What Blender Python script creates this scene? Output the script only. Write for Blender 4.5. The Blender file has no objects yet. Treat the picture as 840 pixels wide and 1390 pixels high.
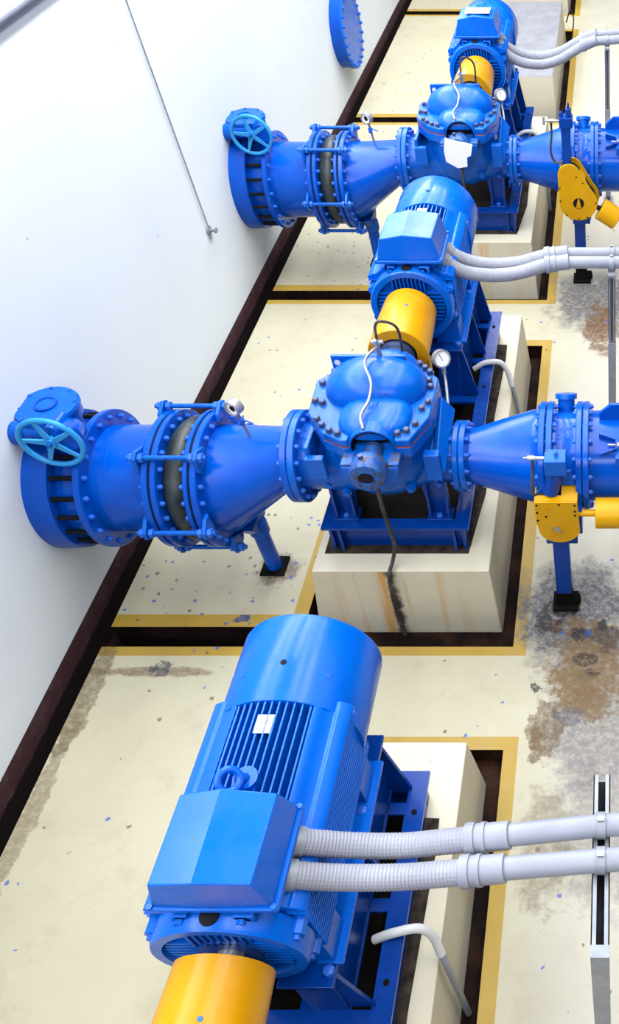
import bpy, bmesh, math, random
from mathutils import Vector as V, Matrix
random.seed(7)
S = bpy.context.scene
COL = S.collection
PI = math.pi
D = 3.46                     # spacing of the pump rows along the wall

# ------------------------------------------------------------------ materials
def nodes(name):
    m = bpy.data.materials.new(name); m.use_nodes = True
    nt = m.node_tree
    return m, nt, nt.nodes['Principled BSDF']
def N(nt, typ, **kw):
    n = nt.nodes.new(typ)
    for k, v in kw.items():
        if k in n.inputs: n.inputs[k].default_value = v
        else: setattr(n, k, v)
    return n
def ramp(nt, fac, stops):
    r = nt.nodes.new('ShaderNodeValToRGB')
    el = r.color_ramp.elements
    while len(el) < len(stops): el.new(0.5)
    for e, (p, c) in zip(el, stops):
        e.position = p; e.color = (c, c, c, 1) if isinstance(c, (int, float)) else (*c, 1)
    nt.links.new(fac, r.inputs[0]); return r.outputs[0]
def mixc(nt, fac, a, b):
    m = nt.nodes.new('ShaderNodeMix'); m.data_type = 'RGBA'
    for sock, v in ((m.inputs[0], fac), (m.inputs[6], a), (m.inputs[7], b)):
        if hasattr(v, 'links') or hasattr(v, 'is_linked'): nt.links.new(v, sock)
        elif isinstance(v, (int, float)): sock.default_value = v
        else: sock.default_value = (*v, 1)
    return m.outputs[2]
def mth(nt, op, a, b=None, clamp=False):
    m = nt.nodes.new('ShaderNodeMath'); m.operation = op; m.use_clamp = clamp
    for i, v in enumerate((a, b)):
        if v is None: continue
        if hasattr(v, 'is_linked'): nt.links.new(v, m.inputs[i])
        else: m.inputs[i].default_value = v
    return m.outputs[0]
def pos(nt):
    return nt.nodes.new('ShaderNodeNewGeometry').outputs['Position']
def noise(nt, scale, detail=4, rough=.6, vec=None):
    n = N(nt, 'ShaderNodeTexNoise'); n.inputs['Scale'].default_value = scale
    n.inputs['Detail'].default_value = detail; n.inputs['Roughness'].default_value = rough
    nt.links.new(vec if vec is not None else pos(nt), n.inputs['Vector'])
    return n.outputs['Fac']

def paint(name, c1, c2, rough=.3, chips=None, metal=0, coat=0, scale=5, chip_at=.70, spec=.25):
    m, nt, b = nodes(name)
    f = ramp(nt, noise(nt, scale), [(.35, 0), (.7, 1)])
    col = mixc(nt, f, c1, c2)
    if chips:
        k = ramp(nt, noise(nt, 34, 3, .5), [(chip_at, 0), (chip_at + .03, 1)])
        col = mixc(nt, k, col, chips)
    nt.links.new(col, b.inputs['Base Color'])
    r = ramp(nt, noise(nt, 9), [(.3, rough * .65), (.75, min(1, rough * 1.1))])
    nt.links.new(r, b.inputs['Roughness'])
    b.inputs['Metallic'].default_value = metal
    b.inputs['Specular IOR Level'].default_value = spec
    b.inputs['Coat Weight'].default_value = coat
    b.inputs['Coat Roughness'].default_value = .25
    bp = N(nt, 'ShaderNodeBump'); bp.inputs['Strength'].default_value = .06; bp.inputs['Distance'].default_value = .004
    nt.links.new(noise(nt, 60, 2), bp.inputs['Height']); nt.links.new(bp.outputs[0], b.inputs['Normal'])
    return m
BL1, BL2 = (.000, .054, .37), (.000, .073, .45)
M = {}
M['blue'] = paint('blue_paint', BL1, BL2, .24, (.01, .03, .16), chip_at=.74)
M['cast'] = paint('blue_cast_paint', (.000, .068, .38), (.000, .092, .45), .32, (.01, .03, .14), scale=7, chip_at=.68)
M['motor'] = paint('motor_blue_paint', (.000, .082, .45), (.000, .095, .50), .30, scale=3)
M['frame'] = paint('frame_blue_paint', (.000, .028, .20), (.000, .038, .25), .28, (.02, .02, .03), chip_at=.73)
M['wheel'] = paint('light_blue_paint', (.02,.24,.56), (.03,.28,.62), .38, (.02, .08, .25), chip_at=.69)
M['bolt'] = paint('bolt_paint', (.012, .10, .55), (.03, .12, .50), .4, (.05, .04, .05), scale=30)
M['yellow'] = paint('yellow_paint', (.47, .235, .000), (.52, .27, .000), .42, (.25, .14, .02), scale=6, chip_at=.72)
M['ochre'] = paint('yellow_guard_paint', (.46, .20, .000), (.50, .235, .001), .36, (.3, .17, .02), chip_at=.74)
M['rubber'] = paint('rubber', (.012, .016, .018), (.035, .045, .048), .42, scale=8, spec=.25)
M['gasket'] = paint('gasket_black', (.006, .006, .008), (.015, .015, .02), .7, spec=.05)
M['black'] = paint('grime_shade_black', (.003, .003, .0035), (.010, .008, .006), .9, spec=.05)  # grime on the feet; painted shade on the sheet inside the frame
M['steel'] = paint('bare_steel', (.25, .26, .28), (.38, .38, .40), .4, metal=.6, scale=20)
M['rusty'] = paint('worn_steel', (.035, .055, .13), (.07, .085, .15), .45, (.12, .05, .02), metal=.35, scale=18, chip_at=.66)
M['grimy'] = paint('grimy_blue_casting', (.012,.05,.20), (.02,.09,.32), .35, (.05,.035,.03), scale=16, chip_at=.56)
M['greypipe'] = paint('grey_conduit', (.20,.21,.26), (.24,.25,.30), .45, scale=6)
M['greyflex'] = paint('grey_flexible_conduit', (.21,.215,.26), (.25,.255,.30), .5, scale=6)
M['zinc'] = paint('galvanised_steel', (.20, .215, .25), (.27, .285, .32), .5, metal=.2, scale=14)
M['whitepipe'] = paint('white_plastic_pipe', (.55,.56,.57), (.62,.62,.62), .5, (.05, .1, .35), scale=12, chip_at=.74)
M['label'] = paint('silver_label', (.32, .36, .46), (.45, .48, .56), .4, scale=25)
M['paper'] = paint('white_paper', (.5,.5,.54), (.56,.56,.6), .8, scale=4)
M['gauge'] = paint('gauge_steel', (.3,.3,.32), (.42,.42,.44), .35, metal=.5)
M['gaugeface'] = paint('gauge_face', (.72, .72, .70), (.78, .78, .76), .5)
M['brownface'] = paint('brown_gauge_face', (.16, .10, .07), (.24, .16, .11), .35)
M['tube'] = paint('steel_tube', (.20,.20,.23), (.30,.30,.33), .4, metal=.5, scale=30)
M['hose'] = paint('dark_hose', (.03, .03, .035), (.08, .075, .07), .5, scale=12, spec=.05)
M['redtape'] = paint('red_gasket', (.25, .03, .012), (.32, .05, .02), .6)

def wall_mat():
    m, nt, b = nodes('white_wall_paint')
    f = ramp(nt, noise(nt, .8, 3), [(.3, 0), (.7, 1)])
    col = mixc(nt, f, (.58, .62, .67), (.62, .66, .70))
    k = ramp(nt, noise(nt, 22, 2, .4), [(.79, 0), (.80, 1)])
    col = mixc(nt, k, col, (.35, .38, .42))
    sx = nt.nodes.new('ShaderNodeSeparateXYZ'); nt.links.new(pos(nt), sx.inputs[0])
    # maroon skirting paint, uneven lower edge
    e = mth(nt, 'ADD', sx.outputs[2], mth(nt, 'MULTIPLY', noise(nt, 9), .05))
    up = mth(nt, 'LESS_THAN', sx.outputs[2], .11)
    lo = mth(nt, 'GREATER_THAN', e, .0)
    mar = mixc(nt, ramp(nt, noise(nt, 14), [(.5, 0), (.8, 1)]), (.050, .022, .026), (.085, .055, .06))
    low = mixc(nt, lo, (.012, .007, .007), mar)
    col = mixc(nt, up, col, low)
    nt.links.new(col, b.inputs['Base Color']); b.inputs['Roughness'].default_value = .7; b.inputs['Specular IOR Level'].default_value = .15
    return m
M['wall'] = wall_mat()

def blob(nt, cx, cy, rx, ry, wob, wscale, soft=.38):
    """1 inside an uneven patch of the floor round (cx, cy), 0 outside"""
    sx = nt.nodes.new('ShaderNodeSeparateXYZ'); nt.links.new(pos(nt), sx.inputs[0])
    dx = mth(nt, 'DIVIDE', mth(nt, 'SUBTRACT', sx.outputs[0], cx), rx)
    dy = mth(nt, 'DIVIDE', mth(nt, 'SUBTRACT', sx.outputs[1], cy), ry)
    d = mth(nt, 'SQRT', mth(nt, 'ADD', mth(nt, 'MULTIPLY', dx, dx), mth(nt, 'MULTIPLY', dy, dy)))
    n = mth(nt, 'MULTIPLY', mth(nt, 'SUBTRACT', noise(nt, wscale, 8, .72), .5), wob)
    full = ramp(nt, mth(nt, 'ADD', d, n), [(1-soft, 1), (1.0, 0)])
    return mth(nt, 'MULTIPLY', full, ramp(nt, noise(nt, 26, 6, .75), [(.36, .45), (.56, 1)]))
def floor_mat(name, ca, cb, stripe=False):
    m, nt, b = nodes(name)
    col = mixc(nt, ramp(nt, noise(nt, 1.3, 4), [(.35, 0), (.7, 1)]), ca, cb)
    # general dirt
    k = ramp(nt, noise(nt, 3.0, 8, .75), [(.52, 0), (.74, .42)])
    col = mixc(nt, k, col, (.25, .20, .12))
    if stripe:
        k = ramp(nt, noise(nt, 5, 6, .7), [(.50, 0), (.72, .75)])
        col = mixc(nt, k, col, (.30, .19, .04))
    # greyish worn lane to the right of the plinths
    sx = nt.nodes.new('ShaderNodeSeparateXYZ'); nt.links.new(pos(nt), sx.inputs[0])
    lane = ramp(nt, mth(nt, 'DIVIDE', sx.outputs[0], 4.0), [(.66, 0), (.72, .55)])
    if not stripe: col = mixc(nt, lane, col, (.40, .375, .335))
    # stains, each with its own place
    for cx, cy, rx, ry, wob, ws, c, a in (
        (2.88, 3.14, .42, .40, 1.5, 5, (.13, .13, .16), .92),
        (2.95, 6.32, .42, .50, 1.6, 4, (.15, .14, .16), .85),
        (3.05, 2.45, .34, .52, 2.2, 5, (.20, .18, .21), .7),
        (3.10, 1.85, .30, .45, 2.2, 6, (.27,.24,.25), .6),
        (2.99, 2.76, .24, .34, 3.0, 7, (.30, .17, .05), .9),
        (2.76, 2.36, .10, .17, 2.4, 9, (.22,.13,.05), .8),
        (3.02, 5.95, .16, .36, 3.0, 7, (.24, .11, .03), .9),
        (2.80, 1.75, .16, .34, 2.6, 7, (.28,.21,.11), .6),
        (1.07, 3.45, .16, .13, 1.8, 8, (.22, .13, .09), .8),
        (.55, 2.72, .40, .035, 2.0, 9, (.26, .16, .09), .75),
        (.25, 2.55, .07, .40, 2.0, 9, (.24,.17,.07), .7),
        (.25, 1.9, .05, .60, 2.4, 9, (.26,.19,.08), .6),
        (2.72, 3.05, .05, .10, 1.8, 12, (.02, .016, .014), .95),
        (2.82, 3.16, .10, .07, 1.6, 12, (.012, .011, .012), .97),
        (2.79, 3.03, .045, .055, 1.2, 16, (.08, .03, .008), .95),
        (2.93, 2.97, .05, .05, 2.0, 20, (.012, .010, .010), .95),
        (2.96, 2.80, .07, .05, 2.2, 18, (.08, .035, .01), .9),
        (2.98, 2.70, .07, .04, 2.6, 20, (.05, .025, .01), .9),
        (2.93, 2.62, .11, .16, 4.0, 16, (.30, .19, .07), .85),
        (3.02, 2.52, .10, .12, 4.0, 18, (.26, .15, .05), .85),
        (3.08, 2.95, .10, .10, 4.0, 16, (.10, .06, .03), .9),
        (2.90, 2.44, .09, .06, 3.0, 14, (.14, .12, .14), .7),
        (2.70, 2.62, .03, .03, 3.0, 30, (.015, .012, .012), .95),
        (2.98, 2.98, .022, .03, 1.5, 30, (.02, .09, .38), .95),
        (3.06, 3.03, .03, .04, 3.0, 25, (.01, .01, .01), .95),
        (2.72, 2.31, .035, .08, 3.5, 22, (.22, .12, .03), .9),
        (.60, 2.74, .06, .05, 3.5, 25, (.06, .06, .10), .8),
        (.95, 3.08, .05, .03, 2.5, 25, (.02, .08, .30), .9)):
        col = mixc(nt, mth(nt, 'MULTIPLY', blob(nt, cx, cy, rx, ry, wob, ws, .12 if rx < .12 else .34), min(1, a*1.08)), col, tuple(v*.45 for v in c))
    # blue and black paint flecks, thicker by the pipe leg
    v = N(nt, 'ShaderNodeTexVoronoi'); v.inputs['Scale'].default_value = 17; nt.links.new(pos(nt), v.inputs['Vector'])
    sel = nt.nodes.new('ShaderNodeSeparateColor'); nt.links.new(v.outputs['Color'], sel.inputs[0])
    dn = mth(nt, 'ADD', v.outputs['Distance'], mth(nt, 'MULTIPLY', mth(nt, 'SUBTRACT', noise(nt, 55, 2), .5), .42))
    thick = mth(nt, 'ADD', mth(nt, 'MULTIPLY', blob(nt, .85, 3.4, .75, .7, .8, 2), .55),
                mth(nt, 'MULTIPLY', blob(nt, .9, 6.9, .75, .7, .8, 2), .4))
    lim = mth(nt, 'SUBTRACT', .92, thick)
    fl = mth(nt, 'MULTIPLY', mth(nt, 'LESS_THAN', dn, .19), mth(nt, 'GREATER_THAN', sel.outputs[0], lim))
    fc = mixc(nt, mth(nt, 'GREATER_THAN', sel.outputs[1], .45), (.10, .07, .05), (.02, .08, .34))
    col = mixc(nt, mth(nt, 'MULTIPLY', fl, .85), col, fc)
    nt.links.new(col, b.inputs['Base Color'])
    nt.links.new(ramp(nt, noise(nt, 4), [(.3, .45), (.7, .7)]), b.inputs['Roughness'])
    bp = N(nt, 'ShaderNodeBump'); bp.inputs['Strength'].default_value = .12; bp.inputs['Distance'].default_value = .01
    nt.links.new(noise(nt, 24, 5), bp.inputs['Height']); nt.links.new(bp.outputs[0], b.inputs['Normal'])
    return m
M['floor'] = floor_mat('cream_floor_paint', (.36, .332, .232), (.40, .372, .268))
M['stripe'] = floor_mat('yellow_stripe_paint', (.29, .18, .016), (.36, .235, .024), True)
def trench_mat():
    m, nt, b = nodes('dirty_trench')
    c = mixc(nt, ramp(nt, noise(nt, 4, 7, .7), [(.45, 0), (.7, 1)]), (.006, .003, .003), (.035, .014, .007))
    c = mixc(nt, ramp(nt, noise(nt, 2.2, 5), [(.62, 0), (.75, .7)]), c, (.10, .075, .055))
    nt.links.new(c, b.inputs['Base Color']); b.inputs['Roughness'].default_value = .6; b.inputs['Specular IOR Level'].default_value = .05
    return m
M['trench'] = trench_mat()
M['gutter'] = paint('black_gutter', (.008, .005, .005), (.022, .012, .011), .6, spec=0)
def plinth_mat(name, bare):
    m, nt, b = nodes(name)
    base = mixc(nt, ramp(nt, noise(nt, 2, 5), [(.35, 0), (.7, 1)]), (.50, .455, .34), (.55, .51, .41))
    if bare:
        sz = nt.nodes.new('ShaderNodeSeparateXYZ'); nt.links.new(pos(nt), sz.inputs[0])
        top = mth(nt, 'GREATER_THAN', sz.outputs[2], .415)
        g = mixc(nt, ramp(nt, noise(nt, 6, 7, .7), [(.35, 0), (.7, 1)]), (.16,.16,.18), (.23,.23,.255))
        base = mixc(nt, top, base, g)
    else:
        sz = nt.nodes.new('ShaderNodeSeparateXYZ'); nt.links.new(pos(nt), sz.inputs[0])
        # rust runs down the front: streaks in x only
        mp = nt.nodes.new('ShaderNodeMapping'); mp.inputs['Scale'].default_value = (1, .15, .06); nt.links.new(pos(nt), mp.inputs[0])
        st = ramp(nt, noise(nt, 8.5, 3, .55, mp.outputs[0]), [(.50, 0), (.64, .9)])
        below = mth(nt, 'LESS_THAN', sz.outputs[2], .414)
        mid = ramp(nt, mth(nt, 'ABSOLUTE', mth(nt, 'SUBTRACT', sz.outputs[0], 1.88)), [(.12, 1), (.42, .18)])
        base = mixc(nt, mth(nt, 'MULTIPLY', mth(nt, 'MULTIPLY', st, below), mid), base, (.50, .24, .045))
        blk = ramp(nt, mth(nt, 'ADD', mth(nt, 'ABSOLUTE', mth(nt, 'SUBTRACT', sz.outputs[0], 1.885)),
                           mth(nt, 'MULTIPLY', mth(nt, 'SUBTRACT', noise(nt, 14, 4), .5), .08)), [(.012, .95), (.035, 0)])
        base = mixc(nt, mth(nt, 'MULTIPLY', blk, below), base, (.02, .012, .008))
        edge = ramp(nt, noise(nt, 11, 6, .7), [(.66, 0), (.74, .8)])
        base = mixc(nt, edge, base, (.20, .15, .10))
    nt.links.new(base, b.inputs['Base Color']); b.inputs['Roughness'].default_value = .7
    bp = N(nt, 'ShaderNodeBump'); bp.inputs['Strength'].default_value = .2; bp.inputs['Distance'].default_value = .01
    nt.links.new(noise(nt, 20, 5), bp.inputs['Height']); nt.links.new(bp.outputs[0], b.inputs['Normal'])
    return m
M['plinth'] = plinth_mat('stained_plinth_paint', False)
M['bareplinth'] = plinth_mat('bare_concrete_plinth', True)
M['grout'] = paint('dark_grout', (.012, .010, .009), (.06, .045, .035), .8, (.25, .22, .2), scale=14, chip_at=.72, spec=.05)

# ------------------------------------------------------------------ mesh builder
class MB:
    def __init__(s): s.bm = bmesh.new()
    def face(s, vs):
        try: return s.bm.faces.new(vs)
        except ValueError: return None
    def box(s, a, b):
        x0, y0, z0 = a; x1, y1, z1 = b
        v = [s.bm.verts.new(p) for p in ((x0,y0,z0),(x1,y0,z0),(x1,y1,z0),(x0,y1,z0),(x0,y0,z1),(x1,y0,z1),(x1,y1,z1),(x0,y1,z1))]
        for f in ((3,2,1,0),(4,5,6,7),(0,1,5,4),(1,2,6,5),(2,3,7,6),(3,0,4,7)): s.face([v[i] for i in f])
        return s
    def hull8(s, p):        # 8 corners, same order as box
        v = [s.bm.verts.new(q) for q in p]
        for f in ((3,2,1,0),(4,5,6,7),(0,1,5,4),(1,2,6,5),(2,3,7,6),(3,0,4,7)): s.face([v[i] for i in f])
        return s
    def prism(s, pts, off):  # planar polygon (3D points) extruded by vector
        off = V(off); n = len(pts)
        a = [s.bm.verts.new(p) for p in pts]; b = [s.bm.verts.new(V(p) + off) for p in pts]
        s.face(a[::-1]); s.face(b)
        for i in range(n): s.face([a[i], a[(i+1) % n], b[(i+1) % n], b[i]])
        return s
    @staticmethod
    def basis(d):
        d = V(d).normalized()
        u = V((0,0,1)) if abs(d.z) < .9 else V((0,1,0))
        e1 = (u - d * u.dot(d)).normalized(); e2 = d.cross(e1)
        return d, e1, e2
    def lathe(s, o, d, prof, n=40, closed=False, cap=True):
        """prof: (t along d, radius); closed joins the last ring to the first"""
        o = V(o); d, e1, e2 = s.basis(d); rings = []
        for t, r in prof:
            c = o + d * t
            if r < 1e-6: rings.append([s.bm.verts.new(c)]); continue
            rings.append([s.bm.verts.new(c + e1 * (r * math.cos(2*PI*i/n)) + e2 * (r * math.sin(2*PI*i/n))) for i in range(n)])
        m = len(rings)
        for k in range(m if closed else m - 1):
            a, b = rings[k], rings[(k+1) % m]
            for i in range(n):
                j = (i+1) % n
                if len(a) == 1 and len(b) == 1: continue
                if len(a) == 1: s.face([a[0], b[j], b[i]])
                elif len(b) == 1: s.face([a[i], a[j], b[0]])
                else: s.face([a[i], a[j], b[j], b[i]])
        if cap and not closed:
            for r in (rings[0], rings[-1]):
                if len(r) > 2: s.face(r)
        return s
    def cyl(s, a, b, r0, r1=None, n=20):
        a, b = V(a), V(b)
        return s.lathe(a, b - a, [(0, r0), ((b - a).length, r0 if r1 is None else r1)], n)
    def ring(s, o, d, t0, t1, R, r, n=48, ch=.004):
        return s.lathe(o, d, [(t0, r), (t0, R - ch), (t0 + ch, R), (t1 - ch, R), (t1, R - ch), (t1, r)], n, closed=True)
    def loft(s, rings, n=40, cap=True):   # rings: (centre, radius) with normal X
        R = []
        for c, r in rings:
            c = V(c)
            R.append([s.bm.verts.new(c + V((0, r*math.sin(2*PI*i/n), r*math.cos(2*PI*i/n)))) for i in range(n)])
        for a, b in zip(R, R[1:]):
            for i in range(n): s.face([a[i], b[i], b[(i+1)%n], a[(i+1)%n]])
        if cap: s.face(R[0]); s.face(R[-1])
        return s
    def tube(s, pts, r, n=10, rad=None):
        pts = [V(p) for p in pts]; R = []; prev = None
        for i, p in enumerate(pts):
            d = (pts[min(i+1, len(pts)-1)] - pts[max(i-1, 0)]).normalized()
            if prev is None: _, e1, e2 = s.basis(d)
            else:
                e1 = (prev - d * prev.dot(d)).normalized(); e2 = d.cross(e1)
            prev = e1; rr = rad[i] if rad else r
            R.append([s.bm.verts.new(p + e1*(rr*math.cos(2*PI*k/n)) + e2*(rr*math.sin(2*PI*k/n))) for k in range(n)])
        for a, b in zip(R, R[1:]):
            for k in range(n): s.face([a[k], a[(k+1)%n], b[(k+1)%n], b[k]])
        s.face(R[0]); s.face(R[-1]); return s
    def torus(s, o, d, R, r, n=40, m=12):
        o = V(o); d, e1, e2 = s.basis(d); rr = []
        for i in range(n):
            a = 2*PI*i/n; e = e1*math.cos(a) + e2*math.sin(a)
            rr.append([s.bm.verts.new(o + e*(R + r*math.cos(2*PI*k/m)) + d*(r*math.sin(2*PI*k/m))) for k in range(m)])
        for i in range(n):
            a, b = rr[i], rr[(i+1) % n]
            for k in range(m): s.face([a[k], b[k], b[(k+1)%m], a[(k+1)%m]])
        return s
    def ellipsoid(s, c, rad, nu=32, nv=16, e=1.0, zmin=None, zmax=None):
        c = V(c); rows = []
        def sp(v): return math.copysign(abs(v)**e, v)
        for j in range(nv+1):
            t = PI*j/nv; row = []
            for i in range(nu):
                a = 2*PI*i/nu
                p = V((sp(math.sin(t))*sp(math.cos(a))*rad[0], sp(math.sin(t))*sp(math.sin(a))*rad[1], sp(math.cos(t))*rad[2]))
                q = c + p
                if zmin is not None: q.z = max(q.z, zmin)
                if zmax is not None: q.z = min(q.z, zmax)
                row.append(s.bm.verts.new(q))
            rows.append(row)
        for a, b in zip(rows, rows[1:]):
            for i in range(nu): s.face([a[i], b[i], b[(i+1)%nu], a[(i+1)%nu]])
        return s
    def build(s, name, mat, parent=None, bevel=0, smooth=35):
        bmesh.ops.remove_doubles(s.bm, verts=s.bm.verts, dist=1e-5)
        bmesh.ops.recalc_face_normals(s.bm, faces=s.bm.faces)
        me = bpy.data.meshes.new(name); s.bm.to_mesh(me); s.bm.free()
        me.materials.append(M[mat])
        for p in me.polygons: p.use_smooth = True
        me.set_sharp_from_angle(angle=math.radians(smooth))
        o = bpy.data.objects.new(name, me); COL.objects.link(o)
        if bevel:
            b = o.modifiers.new('bevel', 'BEVEL'); b.width = bevel; b.segments = 2; b.limit_method = 'ANGLE'; b.angle_limit = math.radians(40)
            b.harden_normals = False
        if parent: put(o, parent)
        return o
WORLD = {}                  # world position of every thing or part root, for parenting
def put(o, parent):
    o.parent = parent
    o.location = V(o.location) - WORLD.get(parent.name, V())
    WORLD[o.name] = WORLD.get(parent.name, V()) + V(o.location)
def thing(name, loc, label, cat, group=None):
    o = bpy.data.objects.new(name, None); COL.objects.link(o)
    o.empty_display_size = .1; o.location = loc; WORLD[o.name] = V(loc)
    tag(o, label, cat, group); return o
def tag(o, label, cat, group=None):
    o['label'] = label; o['category'] = cat
    g = group or GROUPS.get(o.name.split('.')[0])
    if g: o['group'] = g
    return o
GROUPS = {'butterfly_valve':'gear valves on the wall','suction_pipe':'short suction pipes','expansion_joint':'rubber expansion joints','eccentric_reducer':'suction reducers',
 'pipe_support_leg':'reducer support legs','pressure_gauge':'pressure gauges','water_pump':'water pumps','drain_hose':'pump drain hoses','pump_base_frame':'pump base frames',
 'electric_motor':'electric motors','coupling_guard':'yellow coupling guards','discharge_reducer':'discharge reducers','check_valve':'check valves with yellow housings',
 'discharge_pipe':'discharge pipes','valve_support_post':'valve support posts','concrete_plinth':'pump plinths','drain_pipe':'bent drain pipes',
 'electrical_conduit':'grey motor conduits','conduit_post':'conduit supports','paper_sheet':'white paper sheets'}
def copy_tree(o, off, label, parent=None):
    c = o.copy(); COL.objects.link(c)
    if parent is None:
        c.location = V(o.location) + V(off); c['label'] = label
    else: c.parent = parent
    for ch in KIDS.get(o.name, ()): copy_tree(ch, off, label, c)
    return c
KIDS = {}
def index_kids():
    KIDS.clear()
    for o in bpy.data.objects:
        if o.parent: KIDS.setdefault(o.parent.name, []).append(o)

BOLT = {}
def bolt_mesh(L, r, both=True, mat='bolt'):
    key = (round(L, 4), r, both, mat)
    if key not in BOLT:
        b = MB()
        b.lathe((0,0,0), (1,0,0), [(-.004, r), (r*.9, r), (r*1.15, r*.7)], 6)
        b.cyl((-L, 0, 0), (.03 if not both else .02, 0, 0), r*.55, n=8)
        if both: b.lathe((-L, 0, 0), (-1,0,0), [(-.004, r), (r*.9, r), (r*1.15, r*.7)], 6); b.cyl((-L-.018,0,0), (-L,0,0), r*.5, n=8)
        bmesh.ops.recalc_face_normals(b.bm, faces=b.bm.faces)
        me = bpy.data.meshes.new('flange_bolt'); b.bm.to_mesh(me); b.bm.free(); me.materials.append(M[mat])
        BOLT[key] = me
    return BOLT[key]
def bolts_x(parent, x, c, R, n, L, r=.013, ph=0, skip=None, mat='bolt'):
    """bolts along X on a circle in the YZ plane; head at x, nut at x-L"""
    for i in range(n):
        a = 2*PI*(i+.5)/n + ph
        o = bpy.data.objects.new('flange_bolt', bolt_mesh(L, r, True, mat)); COL.objects.link(o)
        o.location = (x, c[0] - R*math.sin(a), c[1] + R*math.cos(a)); put(o, parent)

YP, ZS, ZN = 3.47, .78, .95       # pump line: y, height of suction pipe axis, height of pump nozzle axis
XS, ZSH = 1.95, 1.31              # shaft: x and height

# ------------------------------------------------------------------ things of one pump row (built where the middle row stands)
ROW = []                          # (thing, far label or None, near label or None)
def rowthing(name, loc, cat, mid, far=None, near=None, group=None):
    o = thing(name, loc, mid, cat, group); ROW.append((o, far, near)); return o

def gear_valve():
    t = rowthing('butterfly_valve', (.3, YP, ZS-.42), 'valve',
        'blue gear-operated valve with tilted light blue handwheel on the wall, left of the middle pump',
        'blue gear-operated valve with round handwheel on the wall, left of the farthest pump')
    O = (0, YP, ZS); X = (1,0,0)
    MB().lathe(O, X, [(.10, .39), (.14, .39), (.20, .386), (.225, .382), (.225, .30), (.10, .30)], 56, closed=True).build('wall_flange', 'blue', t)
    b = MB().lathe(O, X, [(.215, .31), (.25, .325), (.33, .325), (.365, .31)], 48)
    for k in range(12):
        a = 2*PI*k/12; b.box((.22, YP-.015+.0, ZS), (.36, YP+.015, ZS+.001)) if False else None
    b.cyl((.29, YP, ZS+.28), (.29, YP, ZS+.44), .07, n=24)
    b.build('valve_body', 'blue', t)
    MB().ring(O, X, .355, .392, .382, .27, 56).build('outlet_flange', 'blue', t)
    for i in range(20):
        a = 2*PI*(i+.5)/20
        y, z = YP - .352*math.sin(a), ZS + .352*math.cos(a)
        MB().cyl((.215, y, z), (.365, y, z), .013, n=8).build('stud', 'gasket', t)
    bolts_x(t, .394, (YP, ZS), .345, 20, .03, .014)
    # quadrant gearbox on top of the stem
    zc = 1.30; gx, gy = .225, YP+.0
    gb = MB().lathe((gx, gy, zc-.09), (0,0,1), [(0, .12), (.02, .145), (.075, .145), (.075, .155), (.09, .155)], 40).build('gearbox', 'cast', t)
    cv = MB().lathe((gx, gy, zc), (0,0,1), [(-.002, .150), (.010, .150), (.014, .146), (.014, .052), (.020, .050), (.020, .0)], 48).build('gearbox_cover', 'motor', gb)
    MB().ring((gx, gy, zc+.013), (0,0,1), 0, .012, .056, .044, 32, .002).build('cover_ring', 'blue', gb)
    for k in range(8):
        a = 2*PI*(k+.3)/8; p = V((gx+.135*math.cos(a), gy+.135*math.sin(a), zc+.01))
        MB().lathe(p, (0,0,1), [(0,.009),(.01,.009)], 6).build('cover_bolt', 'bolt', gb)
    # worm housing along X in front of the disc
    wy, wz = gy-.135, zc-.055
    w = MB().cyl((.10, wy, wz), (.42, wy, wz), .045, n=28).cyl((.085, wy, wz), (.16, wy, wz), .062, n=28).cyl((.36, wy, wz), (.40, wy, wz), .055, n=28)
    w.build('worm_housing', 'cast', t)
    MB().lathe((.385, wy-.02, wz+.005), (.35,-1,.25), [(-.10, .045), (-.05, .07), (.05, .07), (.056, .062)], 28).build('bevel_housing', 'blue', t)
    hx, hy, hz = .335, wy-.10, wz+.022
    MB().cyl((hx, wy+.06, wz+.055), (hx, hy+.03, hz+.045), .030, n=20).cyl((hx, hy+.05, hz+.02), (hx, hy-.03, hz), .013, n=14).build('wheel_shaft', 'cast', t)
    h = MB().torus((hx, hy, hz), (0,1,0), .148, .0135, 48, 12)
    hw = h.build('handwheel', 'wheel', t)
    sp = MB()
    for k in range(5):
        a = PI/2 + 2*PI*k/5 + .2
        e = V((math.cos(a), 0, math.sin(a))); q = V((-math.sin(a), 0, math.cos(a)))
        c0, c1 = V((hx, hy, hz)) + e*.02, V((hx, hy, hz)) + e*.143
        sp.hull8([c0-q*.016+V((0,-.006,0)), c1-q*.008+V((0,-.005,0)), c1-q*.008+V((0,.005,0)), c0-q*.016+V((0,.006,0)),
                  c0+q*.016+V((0,-.006,0)), c1+q*.008+V((0,-.005,0)), c1+q*.008+V((0,.005,0)), c0+q*.016+V((0,.006,0))])
    sp.lathe((hx, hy, hz), (0,-1,0), [(-.02, .028), (.014, .028), (.016, .0)], 24)
    sp.build('spokes', 'wheel', hw)
    MB().lathe((hx, hy-.014, hz), (0,-1,0), [(0, .012), (.012, .012)], 6).build('hub_nut', 'rusty', hw)
    return t
LAST = {}
def KLAST(n):
    c = [o for o in bpy.data.objects if o.name.split('.')[0] == n]
    return sorted(c, key=lambda o: o.name)[-1]

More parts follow.
